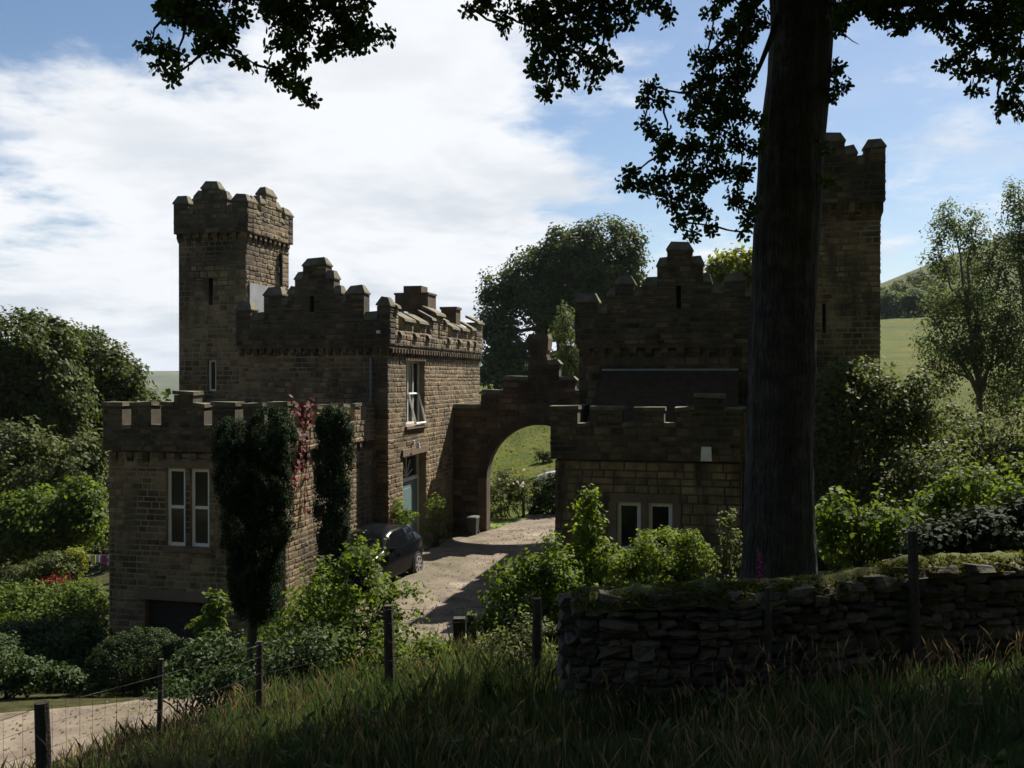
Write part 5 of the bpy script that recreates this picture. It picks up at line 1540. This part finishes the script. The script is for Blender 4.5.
    for sg in (1, -1):
        m = MB(); m.box(.52, .70, min(sg * .84, sg * 1.0), max(sg * .84, sg * 1.0), .96, 1.10, tx=.03, ty=.02); m.build('wing_mirror', paint, o)
        h = MB(); h.hexa([(1.60, sg * .48, .60), (1.86, sg * .46, .58), (1.62, sg * .76, .62), (1.50, sg * .70, .62), (1.55, sg * .48, .76), (1.80, sg * .47, .70), (1.60, sg * .745, .76), (1.48, sg * .70, .76)]); h.build('headlight', LAMPG, o)
        r = MB(); r.box(-1.86, -1.68, min(sg * .56, sg * .70), max(sg * .56, sg * .70), .70, .96); r.build('tail_light', TAILR, o)
        d = MB(); d.box(-.12, .06, min(sg * .823, sg * .85), max(sg * .823, sg * .85), .84, .87); d.build('door_handle', paint, o)
    b = MB(); b.box(-1.93, -1.72, -.70, .70, .36, .56, tx=.02, ty=.04); b.build('bumper', paint, o)
    b = MB(); b.box(1.70, 1.95, -.62, .62, .30, .46, tx=.04, ty=.04); b.build('bumper', paint, o)
    return o
CARGLASS = mkplain('tinted car glass', (0.006, 0.007, 0.008), 0.08, spec=0.12)
RUBBER = mkplain('tyre rubber', (0.018, 0.018, 0.018), 0.8)
ALLOY = mkplain('alloy', (0.55, 0.55, 0.56), 0.35, metal=0.7)
LAMPG = mkplain('lamp glass', (0.5, 0.52, 0.54), 0.1)
TAILR = mkplain('tail lamp', (0.25, 0.01, 0.01), 0.2)
BLACKP = mkplain('black car paint', (0.005, 0.006, 0.008), 0.22, coat=0.02, spec=0.06)
WHITEP = mkplain('white car paint', (0.7, 0.7, 0.7), 0.2, coat=1.0)
HEAD = R(18)
rw = Vector((W(418, 574, 27.6).x, 27.6, 0))
hd = Vector((-math.sin(HEAD), -math.cos(HEAD), 0)); lf = Vector((-hd.y, hd.x, 0))
ct = rw + hd * 1.26 - lf * .83
car('parked_car', 'black hatchback parked before the left lodge, half hidden by a leafy shrub', ct.x, ct.y, gh(ct.x, ct.y) + .035, math.atan2(hd.y, hd.x), BLACKP)
wx_, wy_ = W(580, 475, 43.0).x, 43.0
car('parked_car', 'white car parked beyond the arch with only its roof above the hedge', wx_, wy_, gh(wx_, wy_) + .03, R(165), WHITEP)

# ---------------------------------------------------------------- small things in the yard
def wheelie_bin():
    Y = 34.3; p = W(473, 537, Y); z = gh(p.x, Y)
    o = thing('wheeled_bin', 'dark wheeled bin with a pale lid edge left of the arch opening', 'bin', (p.x, Y, z + .03), -ANG); o.scale = (.68, .68, .62)
    b = MB(); b.box(-.21, .21, -.24, .24, .06, .92); b.hexa([(-.21, -.24, .06), (.21, -.24, .06), (.21, .24, .06), (-.21, .24, .06), (-.27, -.31, .94), (.27, -.31, .94), (.27, .31, .94), (-.27, .31, .94)])
    b.build('body', mkplain('bin plastic', (.045, .05, .05), .5), o)
    b = MB(); b.hexa([(-.29, -.34, .945), (.29, -.34, .945), (.29, .34, .945), (-.29, .34, .945), (-.25, -.28, 1.02), (.25, -.28, 1.02), (.25, .30, 1.05), (-.25, .30, 1.05)]); b.build('lid', mkplain('bin lid', (.12, .125, .12), .4), o)
    for s in (-1, 1):
        b = MB(); b.tube([(s * .22, .24, .10), (s * .27, .24, .10)], .10, 14); b.build('wheel', RUBBER, o)
    b = MB(); b.tube([(-.2, .36, .98), (.2, .36, .98)], .02, 6); b.build('handle', RUBBER, o)
wheelie_bin()
def planter():
    p = world(.38, V_(395, .38), 0); z = gh(p.x, p.y) + .03
    o = thing('plant_trough', 'dark trough on a stand against the sunlit wall left of the door', 'planter', (p.x, p.y, z), -ANG)
    b = MB(); b.hexa([(-.22, -.6, .75), (.22, -.6, .75), (.22, .45, .75), (-.22, .45, .75), (-.28, -.66, 1.02), (.28, -.66, 1.02), (.28, .51, 1.02), (-.28, .51, 1.02)]); b.build('trough', IRON, o)
    b = MB()
    for s in (-.55, .4): b.box(-.2, .2, s - .05, s + .05, 0, .75)
    b.build('stand', POSTW, o)
    bush('potted_shrub', 'small leafy shrub beside the trough left of the door', p.x + .12, p.y + 1.0, [(p.x + .12, p.y + 1.0, 1.45, .42, .5, .42), (p.x + .1, p.y + .95, .7, .2, .3, .5)], SHRUB, 40, 30, .2, .09, 111, cat='shrub')
planter()
q = world(.5, V_(436, .5), 0)
bush('wall_shrub', 'small shrub in the shade right of the door', q.x, q.y, [(q.x, q.y, 1.3, .35, .45, .75), (q.x, q.y, .5, .4, .5, .5)], SHRUB, 46, 26, .2, .08, 112, cat='shrub')
# beyond the arch
x = W(507, 500, 38.6).x
bush('rose_bush', 'pale-flowered rose bush framed by the arch opening', x, 38.6, [LB(506, 488, 38.2, 14, 22), LB(519, 496, 38.2, 11, 22), LB(498, 508, 38.2, 12, 20)], OLIVE, 150, 28, .26, .09, 113)
rr_ = np.random.default_rng(4)
def roses():
    base = (x, 38.6, gh(x, 38.6))
    o = [q for q in COL.objects if q.name.startswith('rose_bush')][0]
    petal = mkleaf('rose petal', (.6, .55, .45), (.75, .72, .66), .3)
    for _ in range(14):
        c = np.array(W(rr_.uniform(498, 524), rr_.uniform(468, 500), 38.2 - .55))
        C = np.repeat(c[None], 7, 0) + rr_.normal(size=(7, 3)) * .022
        v = leaf_verts(C, rr_.normal(size=(7, 3)), rr_.normal(size=(7, 3)), np.full(7, .085), QUAD) - np.array(base)
        npmesh('bloom', v, 4, petal, rr_.random(7), o)
roses()
bush('laurel_hedge', 'dark glossy hedge hiding the white car beyond the arch', W(548, 510, 39.8).x, 39.8, [LB(541, 500, 39.2, 13, 24), LB(556, 499, 39.2, 18, 26), LB(575, 498, 39.4, 20, 26)], DARKGR, 170, 40, .28, .12, 114, cat='hedge')
x = W(543, 455, 51).x
tree('young_tree', 'small young tree standing in the meadow seen through the arch', 'tree', x, 51, [LB(541, 455, 51, 5, 5), LB(548, 456, 51, 6, 6)], .05, OLIVE, BARK2, 40, 26, .2, .11, 115, twigs=5)
lone_post('gate_post', 'slim timber post at the verge beyond the arch', 'post', 523.5, 485, 38.2, .06)
# verge of mown grass beyond the arch
ribbon('grass_verge', [(-1.2, 36.2, .5), (-.4, 37.2, .6), (.6, 38.6, .55), (1.6, 40.2, .5), (3.4, 43.6, .5)], mk('mown grass', [(.06, .10, .015), (.13, .18, .03)], 6, .95, .4, 40), .055, 30, 4)
# washing line at the left
def washing():
    Y = 33.0
    a, b = W(78, 553, Y), W(140, 556, Y)
    g = gh(a.x, Y)
    o = thing('washing_line', 'washing line behind the wing corner with yellow, white and pink washing', 'clothes line', (a.x, Y, g))
    base = Vector((a.x, Y, g))
    m = MB(); m.tube([(0, 0, -.2), (0, 0, a.z - g + .1)], .03, 8); m.build('pole', POSTW, o)
    m = MB(); m.tube([a - base, (a + b) / 2 - base - Vector((0, 0, .05)), b - base], .006, 5); m.build('line', WIRE, o)
    for i, (px, w, h, c) in enumerate([(89, .07, .22, (.7, .7, .68)), (93, .07, .30, (.65, .6, .2)), (97.5, .06, .26, (.7, .7, .7)), (101, .05, .3, (.25, .2, .3)), (105, .10, .36, (.42, .06, .24)), (111, .16, .36, (.6, .6, .62))]):
        p = W(px, 555, Y) - base; m = MB()
        for k in range(3):
            zt, zb = p.z - h * k / 3, p.z - h * (k + 1) / 3
            e = .02 * math.sin(k * 2 + i)
            m.hexa([(p.x - w, -.008 + e, zb), (p.x + w, -.008 + e, zb), (p.x + w, .008 + e, zb), (p.x - w, .008 + e, zb), (p.x - w, -.008, zt), (p.x + w, -.008, zt), (p.x + w, .008, zt), (p.x - w, .008, zt)])
        m.build('washing', mkplain('cloth %d' % i, c, .9), o)
washing()
# foxglove by the trunk
def foxglove():
    Y = 10.8; t = W(759, 548, Y); z = gh(t.x, Y)
    o = thing('foxglove', 'pink foxglove spike in front of the oak trunk', 'flower', (t.x, Y, z))
    m = MB(); m.tube([(0, 0, 0), (.02, 0, (t.z - z) * .6), (.0, 0, t.z - z + .05)], [.012, .009, .003], 6); m.build('stem', BARK2, o)
    r2 = random.Random(3); m = MB()
    for k in range(34):
        f = k / 33; zz = (t.z - z) - .62 + .6 * f; th = k * 2.4; ln = .065 * (1 - .6 * f)
        d = Vector((math.cos(th), math.sin(th), -.55)).normalized()
        c = Vector((.03 * (1 - f), 0, zz))
        m.tube([c, c + d * ln * .5, c + d * ln], [.008, .016 * (1 - .5 * f), .022 * (1 - .5 * f)], 7, r=r2.random())
    m.build('bloom', PINK, o, True)['kind'] = 'stuff'
    rr = np.random.default_rng(8)
    n = 26; C = np.stack([rr.normal(size=n) * .12, rr.normal(size=n) * .12, rr.uniform(.05, .5, n)], 1)
    npmesh('leaf', leaf_verts(C, rr.normal(size=(n, 3)) * .4 + np.array([0, 0, 1.]), rr.normal(size=(n, 3)), rr.uniform(.14, .24, n), QUAD), 4, SHRUB, rr.random(n), o)
foxglove()

# ---------------------------------------------------------------- grass
def grass(name, label, n, xr, yr, hmin, hmax, mat, seed, wid=.008, test=None, dens=None, kind='stuff', cat='grass', head=False):
    rng = np.random.default_rng(seed)
    Y = yr[0] + (yr[1] - yr[0]) * rng.random(n) ** 1.25
    X = (rng.random(n) * 2 - 1) * (.58 * Y + 1.0) if xr is None else rng.uniform(*xr, n)
    keep = np.ones(n, bool)
    if test is not None: keep &= test(X, Y)
    cl = np.array([mnoise.noise(Vector((a * .9, b * .9, seed))) for a, b in zip(X, Y)])
    keep &= rng.random(n) < np.clip(.62 + cl * 1.0, .15, 1)
    X, Y, cl = X[keep], Y[keep], cl[keep]; n = len(X)
    Z = H(X, Y) - .02
    h = rng.uniform(hmin, hmax, n) * (1 + .5 * cl)
    ang = rng.random(n) * 2 * PI; lean = rng.uniform(.05, .55, n) * h
    w = wid * rng.uniform(.6, 1.5, n) * (1 + Y * .05)
    dx, dy = np.cos(ang), np.sin(ang); tx, ty = -dy, dx
    fx = rng.random(n) * 2 * PI; tx, ty = np.cos(fx), np.sin(fx)
    def pt(f, s, ww):
        return np.stack([X + dx * lean * f ** 2 + tx * w * ww * s, Y + dy * lean * f ** 2 + ty * w * ww * s, Z + h * f * (1 - .12 * f)], 1)
    if head:
        poly = [pt(0, -1, .25), pt(0, 1, .25), pt(.74, 1, .2), pt(.86, 1, 1.0), pt(1, 0, 0), pt(.86, -1, 1.0), pt(.74, -1, .2)]
    else:
        poly = [pt(0, -1, 1), pt(0, 1, 1), pt(.55, 1, .8), pt(1, 0, 0), pt(.55, -1, .8)]
    v = np.stack(poly, 1).reshape(-1, 3)
    tone = np.clip(.5 + .55 * cl + rng.normal(size=n) * .2, 0, 1)
    o = npmesh(name, v, len(poly), mat, tone)
    tag(o, label, cat, kind=kind)
WX = [.50, 1.2, 2.2, 3.3, 4.5, 5.6, 6.8, 9.0, 11.5]; WY = [10.15, 10.0, 10.05, 10.3, 10.7, 11.0, 11.3, 11.8, 12.3]
def onbank(X, Y):
    lane = np.interp(X, [-22, -14, -9, -6.2, -3.6, -1.2, 4], [9.0, 10.3, 12.0, 14.0, 17.0, 19.0, 19.5])
    wall = np.where(X > .62, np.interp(X, WX, WY) - .3, 99)
    return (Y < lane) & (Y < wall)
grass('long_grass', 'long uncut green grass on the shaded bank in the foreground', 130000, None, (2.6, 18.5), .10, .30, GRASSM, 201, .0045, onbank)
grass('seeding_grass', 'straw-coloured seed heads rising from the foreground grass', 12000, None, (3.2, 17.5), .28, .62, STRAW, 202, .0042, onbank, head=True)
grass('fence_side_grass', 'tall rank grass along the fence line', 12000, (-6, 1.0), (10.5, 18.8), .2, .55, GRASSM, 203, .006, onbank)
grass('meadow_grass', 'tussocky sunlit meadow grass beyond the arch', 7000, (-6, 9), (44, 75), .06, .16, mkleaf('meadow blade', (.10, .13, .03), (.22, .22, .07), .3), 204, .02)

grass('verge_grass', 'pale dry grass along the lower edge of the bank beside the lane', 9000, (-9, -1.5), (10.5, 18), .15, .5, mkleaf('dry verge blade', (.07, .06, .025), (.17, .15, .075), .4), 205, .006, lambda X, Y: (Y > np.interp(X, [-9, -6.2, -3.6, -1.2], [10.6, 12.6, 15.4, 17.2])) & onbank(X, Y))
grass('drive_weeds', 'weeds and grass tufts along the edges of the drive', 6000, (-4.2, 3.2), (24, 36), .04, .16, GRASSM, 206, .008, lambda X, Y: (np.abs(X - np.interp(Y, [24, 26, 29, 32, 36], [-.9, -.5, -.5, -.1, 1.1])) > np.interp(Y, [24, 29, 32, 36], [2.9, 3.3, 2.7, 1.7])))

def bank_weeds():
    rng = np.random.default_rng(301); P = []
    while len(P) < 90:
        Y = rng.uniform(3.6, 13); X = rng.uniform(-.5, .55) * Y
        if onbank(np.array([X]), np.array([Y]))[0]: P.append((X, Y, h1(X, Y)))
    C, N_, A, Sz = [], [], [], []
    for p in P:
        r = rng.uniform(.5, 1.2)
        for k in range(rng.integers(9, 22)):
            th = rng.uniform(0, 2 * PI); e = rng.uniform(.2, 1.3)
            a = np.array([math.cos(th), math.sin(th), e])
            C.append(np.array(p) + np.array([math.cos(th), math.sin(th), 0]) * .04 * r + np.array([0, 0, rng.uniform(.02, .30) * r])); A.append(a)
            N_.append(np.array([-math.cos(th) * e, -math.sin(th) * e, 1.0]) + rng.normal(size=3) * .3); Sz.append(rng.uniform(.07, .15) * r)
    v = leaf_verts(np.array(C), np.array(N_), np.array(A), np.array(Sz), OAKL * np.array([1, .9]))
    tag(npmesh('bank_weeds', v, len(OAKL), mkleaf('dock leaf', (.03, .055, .014), (.075, .10, .03), .4), rng.random(len(C))), 'broad-leaved weeds scattered through the foreground grass', 'weeds', kind='stuff')
bank_weeds()
def litter():
    rng = np.random.default_rng(302); n = 3800
    Y = rng.uniform(13.5, 36, n); X = np.interp(Y, [13.5, 16.2, 19.4, 22.8, 26, 29, 32, 36], [-10.5, -6.2, -3.6, -1.2, -.5, -.5, -.1, 1.1]) + rng.normal(size=n) * np.interp(Y, [13, 20, 26, 32, 36], [.9, 1.0, 1.9, 1.5, .8])
    Z = np.array([gh(x, y) for x, y in zip(X, Y)]) + .05
    C = np.stack([X, Y, Z], 1)
    v = leaf_verts(C, rng.normal(size=(n, 3)) * .35 + np.array([0, 0, 1.]), rng.normal(size=(n, 3)), rng.uniform(.02, .065, n), QUAD * np.array([1, 1.3]))
    tag(npmesh('leaf_litter', v, 4, mkleaf('fallen leaf', (.05, .035, .018), (.20, .16, .11), .1), rng.random(n)), 'fallen leaves and loose stones on the drive and lane', 'leaf litter', kind='stuff')
litter()
# ---------------------------------------------------------------- the air over the valley
def haze():
    mb = MB(); mb.box(-5600, 5600, -180, 10800, -160, 190)
    m = bpy.data.materials.new('valley air'); m.use_nodes = True
    N, L = m.node_tree.nodes, m.node_tree.links
    N.remove(N['Principled BSDF'])
    v = N.new('ShaderNodeVolumePrincipled'); v.inputs['Color'].default_value = (.80, .88, 1, 1); v.inputs['Density'].default_value = 0.00011
    L.new(v.outputs[0], N['Material Output'].inputs['Volume'])
    o = mb.build('haze', m); tag(o, 'thin blue air fading the far moor', 'haze', kind='stuff')
haze()
